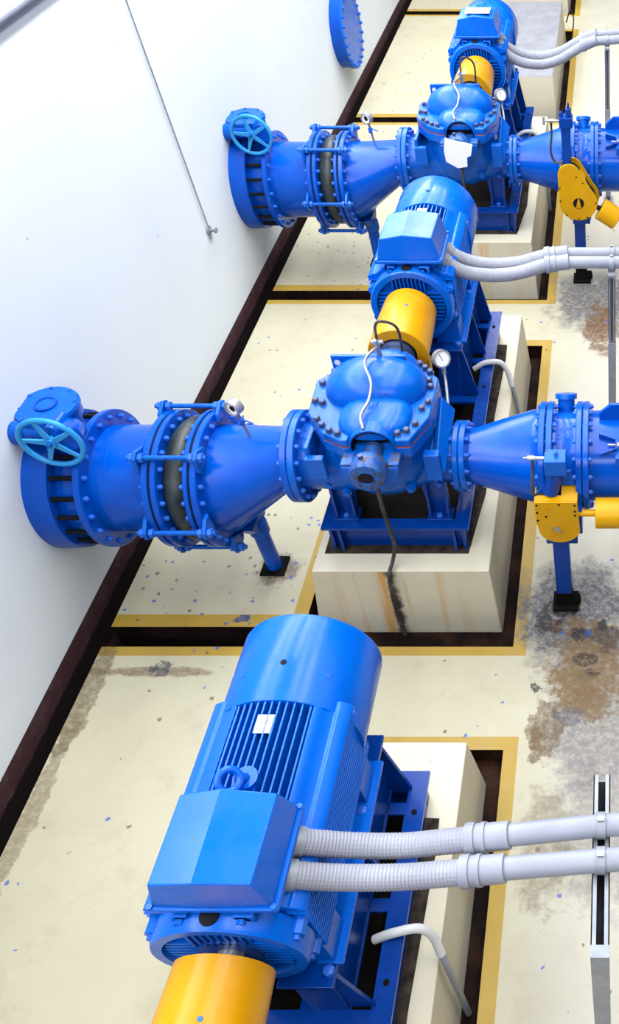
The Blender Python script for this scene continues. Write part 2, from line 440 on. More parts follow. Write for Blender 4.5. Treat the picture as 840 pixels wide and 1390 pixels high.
XJ0, XJ1 = .705, .99      # outer faces of the expansion joint flanges
def suction_pipe():
    t = rowthing('suction_pipe', (.55, YP, ZS-.38), 'pipe', 'short thick blue pipe between wall valve and rubber joint, middle pump row',
                 'short thick blue pipe between wall valve and rubber joint, farthest pump row')
    MB().lathe((0,YP,ZS), (1,0,0), [(.392,.296),(.46,.296),(.462,.298),(.47,.298),(.472,.296),(XJ0+.005,.296)], 56).build('pipe_barrel', 'blue', t)
    MB().ring((0,YP,ZS), (1,0,0), XJ0, XJ0+.034, .382, .29, 56).build('pipe_flange', 'blue', t)
    return t
def expansion_joint():
    t = rowthing('expansion_joint', (.85, YP, ZS-.38), 'pipe joint', 'black rubber bellows joint with blue tie rods, middle pump row',
                 'black rubber bellows joint with blue tie rods, farthest pump row')
    O = (0,YP,ZS); X = (1,0,0); a, b = XJ0+.034, XJ1-.034
    MB().ring(O, X, a, a+.012, .374, .28, 56, .002).build('gasket', 'gasket', t)
    MB().ring(O, X, b-.012, b, .374, .28, 56, .002).build('gasket', 'gasket', t)
    MB().ring(O, X, a+.012, a+.042, .382, .29, 56).build('retaining_flange', 'blue', t)
    MB().ring(O, X, b-.036, b-.012, .382, .29, 56).build('retaining_flange', 'blue', t)
    m0, m1 = a+.040, b-.034; c = (m0+m1)/2; h = (m1-m0)/2
    prof = []
    for k in range(17):
        s = -1 + 2*k/16
        prof.append((c + s*h, .298 + .052*math.cos(s*PI/2)**.8 if abs(s) < 1 else .298))
    MB().lathe(O, X, prof, 56, cap=False).build('rubber_bellows', 'rubber', t)
    for k in range(6):
        an = math.radians(-30 + 60*k); r = .405
        y, z = YP - r*math.sin(an), ZS + r*math.cos(an)
        rd = MB().cyl((XJ0-.06, y, z), (XJ1+.06, y, z), .0135, n=12).build('tie_rod', 'cast', t)
        for x in (XJ0-.022, XJ0-.004-.045, XJ1+.004, XJ1+.045-.018, XJ0+.03, XJ1-.05):
            pass
        for x in (XJ0-.045, XJ0+.003, XJ1-.027, XJ1+.022):
            MB().lathe((x, y, z), X, [(0, .025), (.022, .025)], 6).build('nut', 'bolt', rd)
        e = V((0, -math.sin(an), math.cos(an))); q = V((0, math.cos(an), math.sin(an)))
        cc = V((0, YP, ZS))
        for x in (XJ0-.022, XJ1+.002):
            P = [cc + e*.33 - q*.07, cc + e*.37 - q*.07, cc + e*.435 - q*.022, cc + e*.435 + q*.022, cc + e*.37 + q*.07, cc + e*.33 + q*.07]
            MB().prism([p + V((x,0,0)) for p in P], (.02,0,0)).build('lug_plate', 'cast', t, .003)
    bolts_x(t, a+.044, (YP, ZS), .344, 24, .085, .014)
    bolts_x(t, XJ1+.002, (YP, ZS), .344, 24, .085, .014)
    return t
XR1 = 1.41
def eccentric_reducer():
    t = rowthing('eccentric_reducer', (1.2, YP, ZS-.38), 'pipe reducer', 'blue flat-topped reducer cone narrowing from rubber joint to middle pump',
                 'blue flat-topped reducer cone narrowing from rubber joint to farthest pump')
    MB().ring((0,YP,ZS), (1,0,0), XJ1-.034, XJ1, .382, .28, 56).build('large_flange', 'blue', t)
    MB().loft([((XJ1-.01,YP,ZS), .300), ((XJ1+.04,YP,ZS), .296), ((XR1-.03,YP,ZN-.015), .172), ((XR1,YP,ZN), .168)], 56).build('reducer_cone', 'blue', t)
    MB().tube([(XJ1+.05, YP-.205, ZS-.205), (XR1-.03, YP-.12, ZN-.135)], .006, 6).build('weld_seam', 'blue', t)
    MB().ring((0,YP,ZN), (1,0,0), XR1, XR1+.036, .252, .15, 48).build('small_flange', 'blue', t)
    bolts_x(t, XR1+.076, (YP, ZN), .222, 16, .078, .014)
    return t
def pipe_leg():
    t = rowthing('pipe_support_leg', (1.04, YP, 0), 'pipe support', 'round blue leg holding up the reducer, bolted to the floor left of the middle pump',
                 'round blue leg holding up the reducer, behind the middle motor')
    MB().cyl((1.04,YP,.012), (1.04,YP,.36), .046, n=24).build('leg_tube', 'blue', t)
    MB().cyl((1.04,YP,.33), (1.04,YP,.41), .058, n=24).prism([(1.0,YP-.08,.40),(1.0,YP+.08,.40),(1.0,YP+.12,.47),(1.0,YP-.12,.47)], (.07,0,0)).build('saddle', 'cast', t, .003)
    MB().box((.965,YP-.075,0), (1.115,YP+.075,.014)).build('base_plate', 'black', t, .003)
def suction_gauge():
    t = rowthing('pressure_gauge', (1.21, YP, ZS+.31), 'gauge', 'small steel pressure gauge standing on the blue reducer left of the middle pump',
                 'small brown-faced pressure gauge standing on the blue reducer left of the farthest pump')
    x, y, z = 1.21, YP, ZS+.30
    MB().tube([(x, y, z-.05), (x-.015, y, z+.09), (x-.024, y, z+.18)], .008).build('gauge_stem', 'tube', t)
    MB().box((x-.032, y-.014, z+.10), (x-.008, y+.014, z+.14)).cyl((x-.02,y-.035,z+.125),(x-.02,y+.035,z+.125), .006).tube([(x-.005,y,z+.13),(x+.04,y-.01,z+.115)], .005).build('gauge_cock', 'bolt', t)
    d = V((-.35,-.80,.05)).normalized(); c = V((x-.03, y, z+.215))
    MB().lathe(c, d, [(-.030, .0), (-.030, .040), (-.024, .044), (.020, .044), (.022, .037), (.010, .036), (.010, .0)], 28).build('gauge_case', 'gauge', t)
    MB().lathe(c, d, [(.0102, .035), (.0112, .0)], 28, cap=False).build('gauge_dial', 'gaugeface', t)
    MB().lathe(c, d, [(.0115, .0), (.0115, .018), (.013, .017), (.013, 0)], 20).build('dial_centre', 'gasket', t)

def pump():
    t = rowthing('water_pump', (1.92, YP, .62), 'pump', 'large blue split-casing pump with worn bearing end, on the middle plinth',
                 'large blue split-casing pump with white sheet on its bearing end, on the third plinth')
    cx, cy = 1.92, 3.50
    # lower casing: belly under the split, suction and discharge branches
    MB().ellipsoid((cx, cy-.02, ZSH-.17), (.265, .30, .36), 40, 24, .85, zmax=ZSH-.03).build('lower_casing', 'cast', t)
    MB().loft([((1.475,YP,ZN), .185), ((1.56,YP,ZN), .178), ((1.66,YP,ZN+.02), .20), ((1.80,YP,ZN+.08), .24)], 44).build('suction_branch', 'cast', t)
    MB().ring((0,YP,ZN), (1,0,0), 1.448, 1.485, .252, .15, 48).build('suction_flange', 'cast', t)
    MB().loft([((2.05,YP-.02,ZN+.05), .20), ((2.16,YP,ZN+.02), .155), ((2.30,YP,ZN), .140)], 40).build('discharge_branch', 'cast', t)
    MB().ring((0,YP,ZN), (1,0,0), 2.285, 2.315, .194, .11, 44).build('discharge_flange', 'cast', t)
    for x, y, z in ((1.62, YP-.165, ZN-.04), (2.2, YP-.135, ZN-.06), (1.72, YP-.205, ZN-.06), (2.07, YP-.225, ZN-.01)):
        MB().lathe((x, y, z), (0,-1,0), [(-.03, .026), (.012, .026), (.012, .016), (.03, .016)], 16).build('plug', 'cast', t)
    # split flanges (octagonal)
    oct_ = [(1.58,3.63),(1.595,3.375),(1.70,3.225),(1.80,3.17),(2.135,3.17),(2.21,3.345),(2.215,3.645),(2.06,3.82),(1.76,3.82)]
    # notch of the seal recess is cut by making the front edge step back
    octn = [(1.58,3.63),(1.595,3.375),(1.70,3.225),(1.80,3.17),(1.835,3.17),(1.845,3.30),(2.055,3.30),(2.065,3.17),(2.135,3.17),(2.21,3.345),(2.215,3.645),(2.06,3.82),(1.76,3.82)]
    MB().prism([(x,y,ZSH-.085) for x,y in octn], (0,0,.068)).build('lower_split_flange', 'cast', t, .006)
    MB().prism([(x,y,ZSH-.012) for x,y in octn], (0,0,.045)).build('upper_split_flange', 'cast', t, .006)
    MB().prism([((x-cx)*.995+cx,(y-cy)*.995+cy,ZSH-.018) for x,y in octn], (0,0,.007)).build('split_gasket', 'redtape', t)
    # side lugs on the lower casing
    MB().box((1.575,3.20,ZSH-.27),(1.67,3.24,ZSH-.13)).box((1.575,3.235,ZSH-.26),(1.60,3.62,ZSH-.08)).build('side_rib', 'cast', t, .005)
    MB().box((2.17,3.22,ZSH-.30),(2.25,3.27,ZSH-.12)).prism([(2.19,3.26,ZSH-.26),(2.235,3.26,ZSH-.30),(2.26,3.6,ZSH-.16),(2.20,3.6,ZSH-.07)], (.025,0,.02)).build('side_rib', 'cast', t, .005)
    # upper casing: volute dome, suction hoods front and back
    up = MB().ellipsoid((cx-.01, cy+.065, ZSH+.02), (.262, .172, .175), 56, 28, .88, zmin=ZSH+.02)
    up.ellipsoid((cx+.025, cy-.165, ZSH+.02), (.182, .150, .085), 44, 22, .80, zmin=ZSH+.02)
    up.ellipsoid((cx+.03, cy+.20, ZSH+.02), (.16, .13, .125), 36, 18, .9, zmin=ZSH+.02)
    up.build('upper_casing', 'cast', t)
    MB().prism([(cx-.0,cy-.30,ZSH+.06),(cx-.0,cy-.26,ZSH+.095),(cx-.0,cy-.13,ZSH+.112),(cx-.0,cy-.11,ZSH+.08),(cx-.0,cy-.28,ZSH+.04)], (.045,0,0)).build('hood_rib', 'cast', t, .004)
    # lifting plate with two holes behind the dome
    lp = MB()
    y0, y1, z0, z1 = 3.655, 3.675, ZSH+.03, ZSH+.172
    lp.prism([(1.675,y0,z0),(1.675,y0,z1),(2.065,y0,z1),(2.065,y0,z0)], (0,y1-y0,0))
    lp.build('lifting_plate', 'cast', t, .003)
    for x in (1.705, 2.035):
        MB().lathe((x, y0-.001, z1-.04), (0,-1,0), [(0,.016),(.0015,.016)], 20).build('lifting_hole', 'paper' if x < 1.9 else 'gasket', t)
    # casing bolts on the split flange
    zt = ZSH+.033
    for x, y in ((1.615,3.46),(1.655,3.445),(1.655,3.32),(1.69,3.275),(1.735,3.235),(1.78,3.215),(2.075,3.215),(2.115,3.235),(2.15,3.285),
                 (2.165,3.40),(2.19,3.45),(2.185,3.57),(2.17,3.62),(2.165,3.69),(2.135,3.725),(2.10,3.76),(1.62,3.60),(1.66,3.70)):
        b = MB().lathe((x,y,zt), (0,0,1), [(0,.021),(.004,.021),(.004,.017),(.020,.017),(.024,.012)], 6)
        b.build('casing_bolt', 'rusty', t)
    # seal recess and shaft end bearing
    MB().lathe((XS, 3.315, ZSH-.03), (0,-1,0), [(0,.108),(.135,.108),(.14,.104),(.09,.09),(.09,.0)], 36).build('seal_recess', 'gasket', t)
    MB().lathe((XS, 3.165, ZSH-.022), (0,-1,0), [(-.10,.118),(-.012,.118),(-.006,.115),(-.006,.107),(-.10,.107)], 40, closed=True).build('recess_rim', 'cast', t)
    br = MB()
    P = [(XS+.140*math.cos(a), 3.06, ZSH-.045+.150*math.sin(a)) for a in [PI + PI*k/18 for k in range(19)]]
    br.prism(P, (0,.20,0))
    br.build('bearing_bracket', 'cast', t, .006)
    for a, b in ((-.142,-.085),(.085,.142)):
        MB().box((XS+a,3.065,ZSH-.05),(XS+b,3.15,ZSH-.028)).build('bracket_ear', 'grimy', t, .005)
    MB().lathe((XS, 3.20, ZSH-.045), (0,-1,0), [(0,.045),(.10,.048),(.11,.082),(.12,.088),(.20,.088),(.215,.082),(.218,.040),(.208,.036),(.208,0)], 40).build('bearing_housing', 'grimy', t)
    MB().lathe((XS, 2.990, ZSH-.045), (0,-1,0), [(-.012,.036),(.004,.032),(.004,0)], 24).build('bearing_cap', 'gasket', t)
    MB().cyl((XS-.02,3.04,ZSH+.035),(XS-.02,3.04,ZSH+.06), .012, n=10).build('grease_plug', 'rusty', t)
    for k in range(4):
        a = PI/4 + PI/2*k
        MB().lathe((XS+.062*math.cos(a), 2.984, ZSH-.045+.062*math.sin(a)), (0,-1,0), [(0,.008),(.01,.008)], 6).build('bearing_bolt', 'rusty', t)
    # rear bearing towards the coupling
    MB().lathe((XS, 3.70, ZSH), (0,1,0), [(0,.13),(.07,.12),(.08,.085),(.17,.08),(.18,.095),(.215,.095),(.225,.06)], 36).build('rear_bearing', 'rusty', t)
    MB().cyl((XS,3.9,ZSH),(XS,4.0,ZSH),.035).build('shaft', 'steel', t)
    # flushing tube from the front seal over the dome to the rear seal
    MB().tube(bez([(1.925,3.18,ZSH+.10),(1.905,3.25,ZSH+.125),(1.93,3.34,ZSH+.145),(1.935,3.42,ZSH+.19),(1.89,3.52,ZSH+.225),(1.895,3.60,ZSH+.225),(1.925,3.66,ZSH+.225)]), .0075).build('flushing_tube', 'tube', t)
    MB().cyl((1.925,3.67,ZSH+.15),(1.925,3.67,ZSH+.265),.014,n=10).cyl((1.90,3.67,ZSH+.25),(1.96,3.67,ZSH+.25),.011,n=8).build('tube_fitting', 'steel', t)
    MB().tube(bez([(1.93,3.67,ZSH+.24),(1.93,3.69,ZSH+.33),(1.97,3.68,ZSH+.37),(2.03,3.72,ZSH+.30),(2.015,3.78,ZSH+.09)]), .0075).build('flushing_tube', 'hose', t)
    # feet
    for s, xf in ((-1, 1.655), (1, 2.17)):
        for yf in (3.33, 3.66):
            MB().box((xf-.07, yf-.045, .62), (xf+.07, yf+.05, .64)).build('foot', 'frame', t, .003)
            MB().prism([(xf-.055,yf+.02,.64),(xf+.055,yf+.02,.64),(xf-s*.02+.06,yf+.02,ZN-.02),(xf-s*.02-.075,yf+.02,ZN-.02)], (0,.016,0)).build('leg', 'frame', t)
            for xx in (xf-.055, xf+.045):
                MB().prism([(xx,yf-.035,.64),(xx,yf+.025,.64),(xx,yf+.04,ZN),(xx,yf-.01,ZN)], (.012,0,0)).build('leg', 'frame', t)
            MB().lathe((xf, yf-.02, .64), (0,0,1), [(0,.016),(.016,.016),(.02,.01)], 6).build('foot_bolt', 'bolt', t)
    return t
def bez(pts, n=8):
    """Catmull-Rom through the points"""
    P = [V(p) for p in pts]; P = [P[0]*2 - P[1]] + P + [P[-1]*2 - P[-2]]
    out = []
    for i in range(1, len(P)-2):
        for k in range(n):
            u = k/n; a, b, c, d = P[i-1], P[i], P[i+1], P[i+2]
            out.append(.5*((2*b) + (c-a)*u + (2*a-5*b+4*c-d)*u*u + (3*b-a-3*c+d)*u**3))
    out.append(P[-2]); return out
def discharge_gauge():
    t = rowthing('pressure_gauge', (2.25, 3.60, ZN+.13), 'gauge', 'round pressure gauge on a thin bent tube, right of the middle pump',
                 'round white pressure gauge on a thin tube, right of the farthest pump')
    MB().tube(bez([(2.26,3.50,ZN+.12),(2.25,3.58,ZN+.20),(2.22,3.76,ZSH-.10),(2.205,3.82,ZSH-.05)]), .008).build('gauge_stem', 'tube', t)
    d = V((.55,-.65,.35)).normalized(); c = V((2.20,3.83,ZSH+.02))
    MB().cyl((2.205,3.82,ZSH-.07),(2.203,3.825,ZSH-.02),.012,n=8).build('gauge_fitting', 'steel', t)
    MB().lathe(c, d, [(-.024,0),(-.024,.046),(-.018,.05),(.014,.05),(.016,.043),(.009,.042),(.009,0)], 28).build('gauge_case', 'gauge', t)
    MB().lathe(c, d, [(.0092,.041),(.0102,0)], 28, cap=False).build('gauge_dial', 'gaugeface', t)
    _, e1, e2 = MB.basis(d)
    MB().tube([c+d*.0115-e1*.01, c+d*.0115+e1*.03+e2*.008], .0015, 5).build('needle', 'gasket', t)
def drain_hose():
    t = rowthing('drain_hose', (1.93, 3.06, -.1), 'hose', 'thin dark hose hanging from the bearing of the middle pump down its stained plinth',
                 'thin dark hose hanging from the bearing of the farthest pump')
    MB().tube(bez([(1.95,3.10,1.15),(1.945,3.10,.95),(1.945,3.12,.72),(1.93,3.16,.56),(1.905,3.13,.46),(1.895,3.085,.44),(1.885,3.06,.36),(1.88,3.05,.10),(1.90,3.03,-.09)]), .011).build('hose', 'hose', t)

def base_frame():
    t = rowthing('pump_base_frame', (1.925, 4.25, .42), 'machine base', 'blue slotted steel base frame under the middle pump and motor',
                 'blue slotted steel base frame under the farthest pump and motor', 'blue slotted steel base frame under the nearest motor')
    X0, X1, Y0, Y1, Z0, Z1 = 1.52, 2.33, 3.235, 5.285, .605, .622
    pl = MB()
    for a, b in ((1.52,1.60),(2.25,2.33)): pl.box((a,Y0,Z0),(b,Y1,Z1))
    pl.box((1.6,Y0,Z0),(2.25,Y0+.075,Z1))
    pl.box((1.6,Y1-.085,Z0),(2.25,Y1,Z1))
    for ya, yb in ((3.90,3.97),(4.30,4.36),(5.09,5.14)):
        pl.box((1.6,ya,Z0),(2.25,yb,Z1))
    for ya, yb in ((4.70,4.75),):
        pl.box((1.6,ya,Z0),(1.68,yb,Z1)); pl.box((2.17,ya,Z0),(2.25,yb,Z1))
    pl.box((1.68,4.36,Z0),(1.86,5.2,Z1)); pl.box((1.99,4.36,Z0),(2.18,5.2,Z1))
    pl.build('top_plate', 'frame', t)
    wb = MB()
    wb.box((1.55,Y0+.02,.42),(1.565,Y1-.02,Z0)); wb.box((2.285,Y0+.02,.42),(2.30,Y1-.02,Z0))
    wb.box((1.55,Y0+.05,.42),(2.30,Y0+.065,Z0)); wb.box((1.55,Y1-.07,.42),(2.30,Y1-.055,Z0))
    wb.prism([(2.235,Y0+.055,.42),(2.235,Y0+.005,.42),(2.235,Y0+.012,Z0),(2.235,Y0+.055,Z0)],(.014,0,0))
    wb.prism([(1.60,Y0+.055,.42),(1.60,Y0+.005,.42),(1.60,Y0+.012,Z0),(1.60,Y0+.055,Z0)],(.014,0,0))
    wb.build('side_web', 'frame', t)
    MB().box((1.58,3.31,.425),(2.27,3.32,.60)).box((1.57,3.30,.421),(2.28,5.2,.43)).build('inner_shade_pan', 'black', t)  # black colour puts the shade of the open frame into this sheet
    for s in (-1, 1):
        xc = XS + .005 + s*.18
        f = lambda a: xc + s*a
        pd = MB()
        pd.box((min(f(-.10),f(.04)),4.36,Z1),(max(f(-.10),f(.04)),5.22,.985))
        pd.build('motor_stool', 'frame', t, .004)
        MB().box((min(f(-.12),f(.07)),4.33,.985),(max(f(-.12),f(.07)),5.25,1.005)).build('stool_top', 'frame', t, .003)
        for yg in (4.37, 4.80, 5.20):
            MB().prism([(f(.04),yg,Z1),(f(.13),yg,Z1),(f(.065),yg,.985),(f(.04),yg,.985)],(0,.014,0)).build('gusset', 'frame', t)
    for x, y in ((1.56,5.15),(2.29,5.10),(1.56,3.6),(2.29,4.45),(2.29,3.75)):
        MB().lathe((x,y,Z1),(0,0,1),[(0,.012),(.003,.012),(.003,.0)],12).build('anchor_hole','black',t)
    MB().cyl((2.10,5.23,Z1),(2.10,5.23,.68),.011,n=10).cyl((2.10,5.23,.675),(2.10,5.23,.70),.016,n=8).build('anchor_bolt','gasket',t)

def motor():
    t = rowthing('electric_motor', (XS, 4.85, 1.005), 'motor', 'large blue ribbed electric motor in the middle row, driving the middle pump',
                 'large blue ribbed electric motor in the farthest row, white sheet on its terminal box', 'largest blue ribbed electric motor, nearest the camera, with lifting eye')
    ax = (XS, 0, ZSH); Yd = (0,1,0); F0, F1 = 4.42, 5.12
    XM = XS + .008
    def P(x, z): return (XM + x, F0, ZSH + z)
    MB().lathe((XM,0,ZSH), Yd, [(F0-.02,.11),(F0,.112),(F1,.112)], 48).build('stator_body', 'motor', t)
    tf = MB()
    for k in range(11):
        x = -.125 + .025*k
        tf.box((XM+x-.003, F0+.01, ZSH+.08), (XM+x+.003, F1, ZSH+math.sqrt(.254**2-x*x)))
    tf.build('cooling_fins', 'motor', t)
    bf = MB()
    for k in range(11):
        x = -.125 + .025*k
        bf.box((XM+x-.0036, F0+.01, ZSH-math.sqrt(.254**2-x*x)), (XM+x+.0036, F1, ZSH-.08))
    bf.build('cooling_fins', 'motor', t)
    for s in (-1, 1):
        sf = MB()
        for k in range(14):
            z = -.145 + .0215*k
            xa, xb = sorted((s*.09, s*.246)); sf.box((XM+xa, F0-.005, ZSH+z-.002), (XM+xb, F1, ZSH+z+.002))
        sf.build('cooling_fins', 'motor', t)
        for q in (1, -1):
            sh = [(.132,.10),(.134,.221),(.150,.214),(.163,.196),(.196,.172),(.208,.176),(.240,.158),(.248,.146),(.16,.10)]
            MB().prism([P(s*a, q*b) for a, b in sh], (0, F1-F0, 0)).build('shoulder_panel', 'motor', t, .003)
    # fan cowl
    MB().lathe((XM,0,ZSH), Yd, [(5.075,.245),(5.075,.259),(5.08,.262),(5.425,.262),(5.44,.256),(5.445,.235),(5.445,.0)], 64).build('fan_cowl', 'motor', t)
    MB().lathe((XM, 5.225, ZSH+.262), (0,0,1), [(-.004,.011),(.0015,.011),(.0015,0)], 16).build('cowl_hole', 'gasket', t)
    for a in (-.62, .62):
        MB().lathe((XM+.262*math.sin(a), 5.20, ZSH+.262*math.cos(a)), (math.sin(a),0,math.cos(a)), [(-.003,.007),(.003,.007),(.003,0)], 8).build('cowl_screw', 'bolt', t)
    # front end shield: rim, deep recess with ribs, hub
    es = MB().lathe((XM,0,ZSH), Yd, [(F0+.01,.215),(F0-.01,.238),(F0-.075,.238),(F0-.085,.232),(F0-.085,.200),(F0-.045,.190),(F0-.035,.110),(F0-.075,.100),(F0-.075,0)], 64).build('end_shield', 'motor', t)
    rb = MB()
    for k in range(9):
        x = -.09 + .0225*k
        rb.box((XM+x-.004, F0-.075, ZSH+.07), (XM+x+.004, F0-.03, ZSH+math.sqrt(.192**2-x*x)))
        rb.box((XM+x-.004, F0-.075, ZSH-math.sqrt(.192**2-x*x)), (XM+x+.004, F0-.03, ZSH-.07))
    for k in range(8):
        z = -.09 + .0255*k
        w = math.sqrt(.192**2-z*z)
        rb.box((XM-w, F0-.075, ZSH+z-.004), (XM-.085, F0-.03, ZSH+z+.004)); rb.box((XM+.085, F0-.075, ZSH+z-.004), (XM+w, F0-.03, ZSH+z+.004))
    rb.build('shield_ribs', 'motor', es)
    for k in range(8):
        a = PI/8 + PI/4*k
        c = (XM+.236*math.sin(a), F0-.02, ZSH+.236*math.cos(a))
        e = MB().lathe(c, (0,-1,0), [(-.03,.026),(.03,.026),(.03,.015),(.045,.015)], 8).build('shield_lug', 'motor', es)
    MB().lathe((XM, F0-.045, ZSH+.236), (0,0,1), [(-.02,.03),(.008,.028),(.010,.02)], 18).build('grease_port', 'gasket', es)
    for x, w in ((-.085,.02),(.10,.03)):
        MB().box((XM+x-w, F0-.05, ZSH+.20),(XM+x+w, F0+.01, ZSH+.245)).build('shield_boss','motor',es,.004)
    MB().cyl((XM,F0-.2,ZSH),(XM,F0-.07,ZSH),.04).build('shaft','steel',t)
    # terminal box
    bx = MB().hull8([(1.84,F0+.0,ZSH+.20),(2.10,F0+.0,ZSH+.20),(2.10,F0+.25,ZSH+.20),(1.84,F0+.25,ZSH+.20),
                     (1.83,F0-.01,1.575),(2.135,F0-.01,1.575),(2.135,F0+.26,1.575),(1.83,F0+.26,1.575)])
    box = bx.build('terminal_box', 'motor', t, .006)
    MB().box((1.785,F0-.045,1.572),(2.168,F0+.275,1.592)).build('box_flange', 'motor', box, .005)
    y0, y1 = F0-.025, F0+.258
    lid = MB(); b = lid.bm
    L = [(1.80,y0-.008,1.592),(1.975,y0-.014,1.592),(2.155,y0-.008,1.592),(2.155,y1+.008,1.592),(1.975,y1+.008,1.592),(1.80,y1+.008,1.592)]
    U = [(1.828,y0+.006,1.715),(1.962,y0,1.742),(2.122,y0+.006,1.722),(2.128,y1-.012,1.727),(1.962,y1-.006,1.747),(1.832,y1-.012,1.718)]
    lv = [b.verts.new(p) for p in L]; uv = [b.verts.new(p) for p in U]
    for i in range(6): lid.face([lv[i], lv[(i+1)%6], uv[(i+1)%6], uv[i]])
    lid.face([uv[0],uv[1],uv[4],uv[5]]); lid.face([uv[1],uv[2],uv[3],uv[4]]); lid.face(lv[::-1])
    lid.build('box_lid', 'motor', box, .004, 12)
    for x, y in ((1.797,F0-.035),(2.156,F0-.035),(2.156,F0+.265),(1.797,F0+.265)):
        MB().cyl((x,y,1.59),(x,y,1.60),.009,n=8).build('lid_screw','bolt',box)
    # lifting eye and rating plate
    ey = MB().cyl((XM-.005,F0+.365,ZSH+.20),(XM-.005,F0+.365,ZSH+.275),.040,n=24).build('eye_boss','motor',t)
    MB().torus((XM-.035,F0+.335,ZSH+.315),(.55,-.25,.75),.034,.0125,32,10).cyl((XM-.005,F0+.365,ZSH+.27),(XM-.018,F0+.352,ZSH+.295),.018,n=14).build('lifting_eye','motor',ey)
    MB().box((XM-.035,4.953,ZSH+.250),(XM+.022,5.022,ZSH+.254)).build('rating_plate','label',t)
    MB().box((XM-.008,F0+.27,ZSH+.2),(XM+.003,F0+.34,ZSH+.262)).build('eye_rib','motor',t)
    # feet
    for s in (-1,1):
        for y in (4.47, 5.02):
            MB().prism([(XM+s*.10,y-.06,ZSH-.19),(XM+s*.235,y-.06,ZSH-.14),(XM+s*.24,y-.06,1.03),(XM+s*.25,y-.06,1.005),(XM+s*.09,y-.06,1.005)],(0,.13,0)).build('foot','motor',t,.004)
            MB().lathe((XM+s*.225,y-.09,1.005),(0,0,1),[(0,.02),(.02,.02),(.024,.012)],6).build('foot_bolt','bolt',t)
        MB().box((XM+s*.225-.045,4.40,1.005),(XM+s*.225+.045,5.13,1.022)).build('foot_rail','motor',t,.003)
    return t
def guard():
    t = rowthing('coupling_guard', (1.955, 4.1, 1.0), 'machine guard', 'yellow round coupling guard between the middle pump and its motor',
                 'yellow round coupling guard between the farthest pump and its motor', 'yellow round coupling guard in front of the nearest motor')
    MB().lathe((1.955,0,ZSH+.005), (0,1,0), [(3.885,.105),(3.885,.158),(3.89,.162),(4.06,.160),(4.30,.150),(4.30,.142),(4.05,.150),(3.90,.150),(3.90,.105)], 56, closed=True).build('guard_shell','ochre',t)
    for s in (-1,1):
        MB().box((1.955+s*.12-.02,3.97,.62),(1.955+s*.12+.02,4.02,ZSH-.10)).build('guard_bracket','ochre',t)
    MB().lathe((1.985,4.13,ZSH+.15),(0,0,1),[(0,.008),(.012,.008),(.012,0)],8).build('guard_screw','bolt',t)

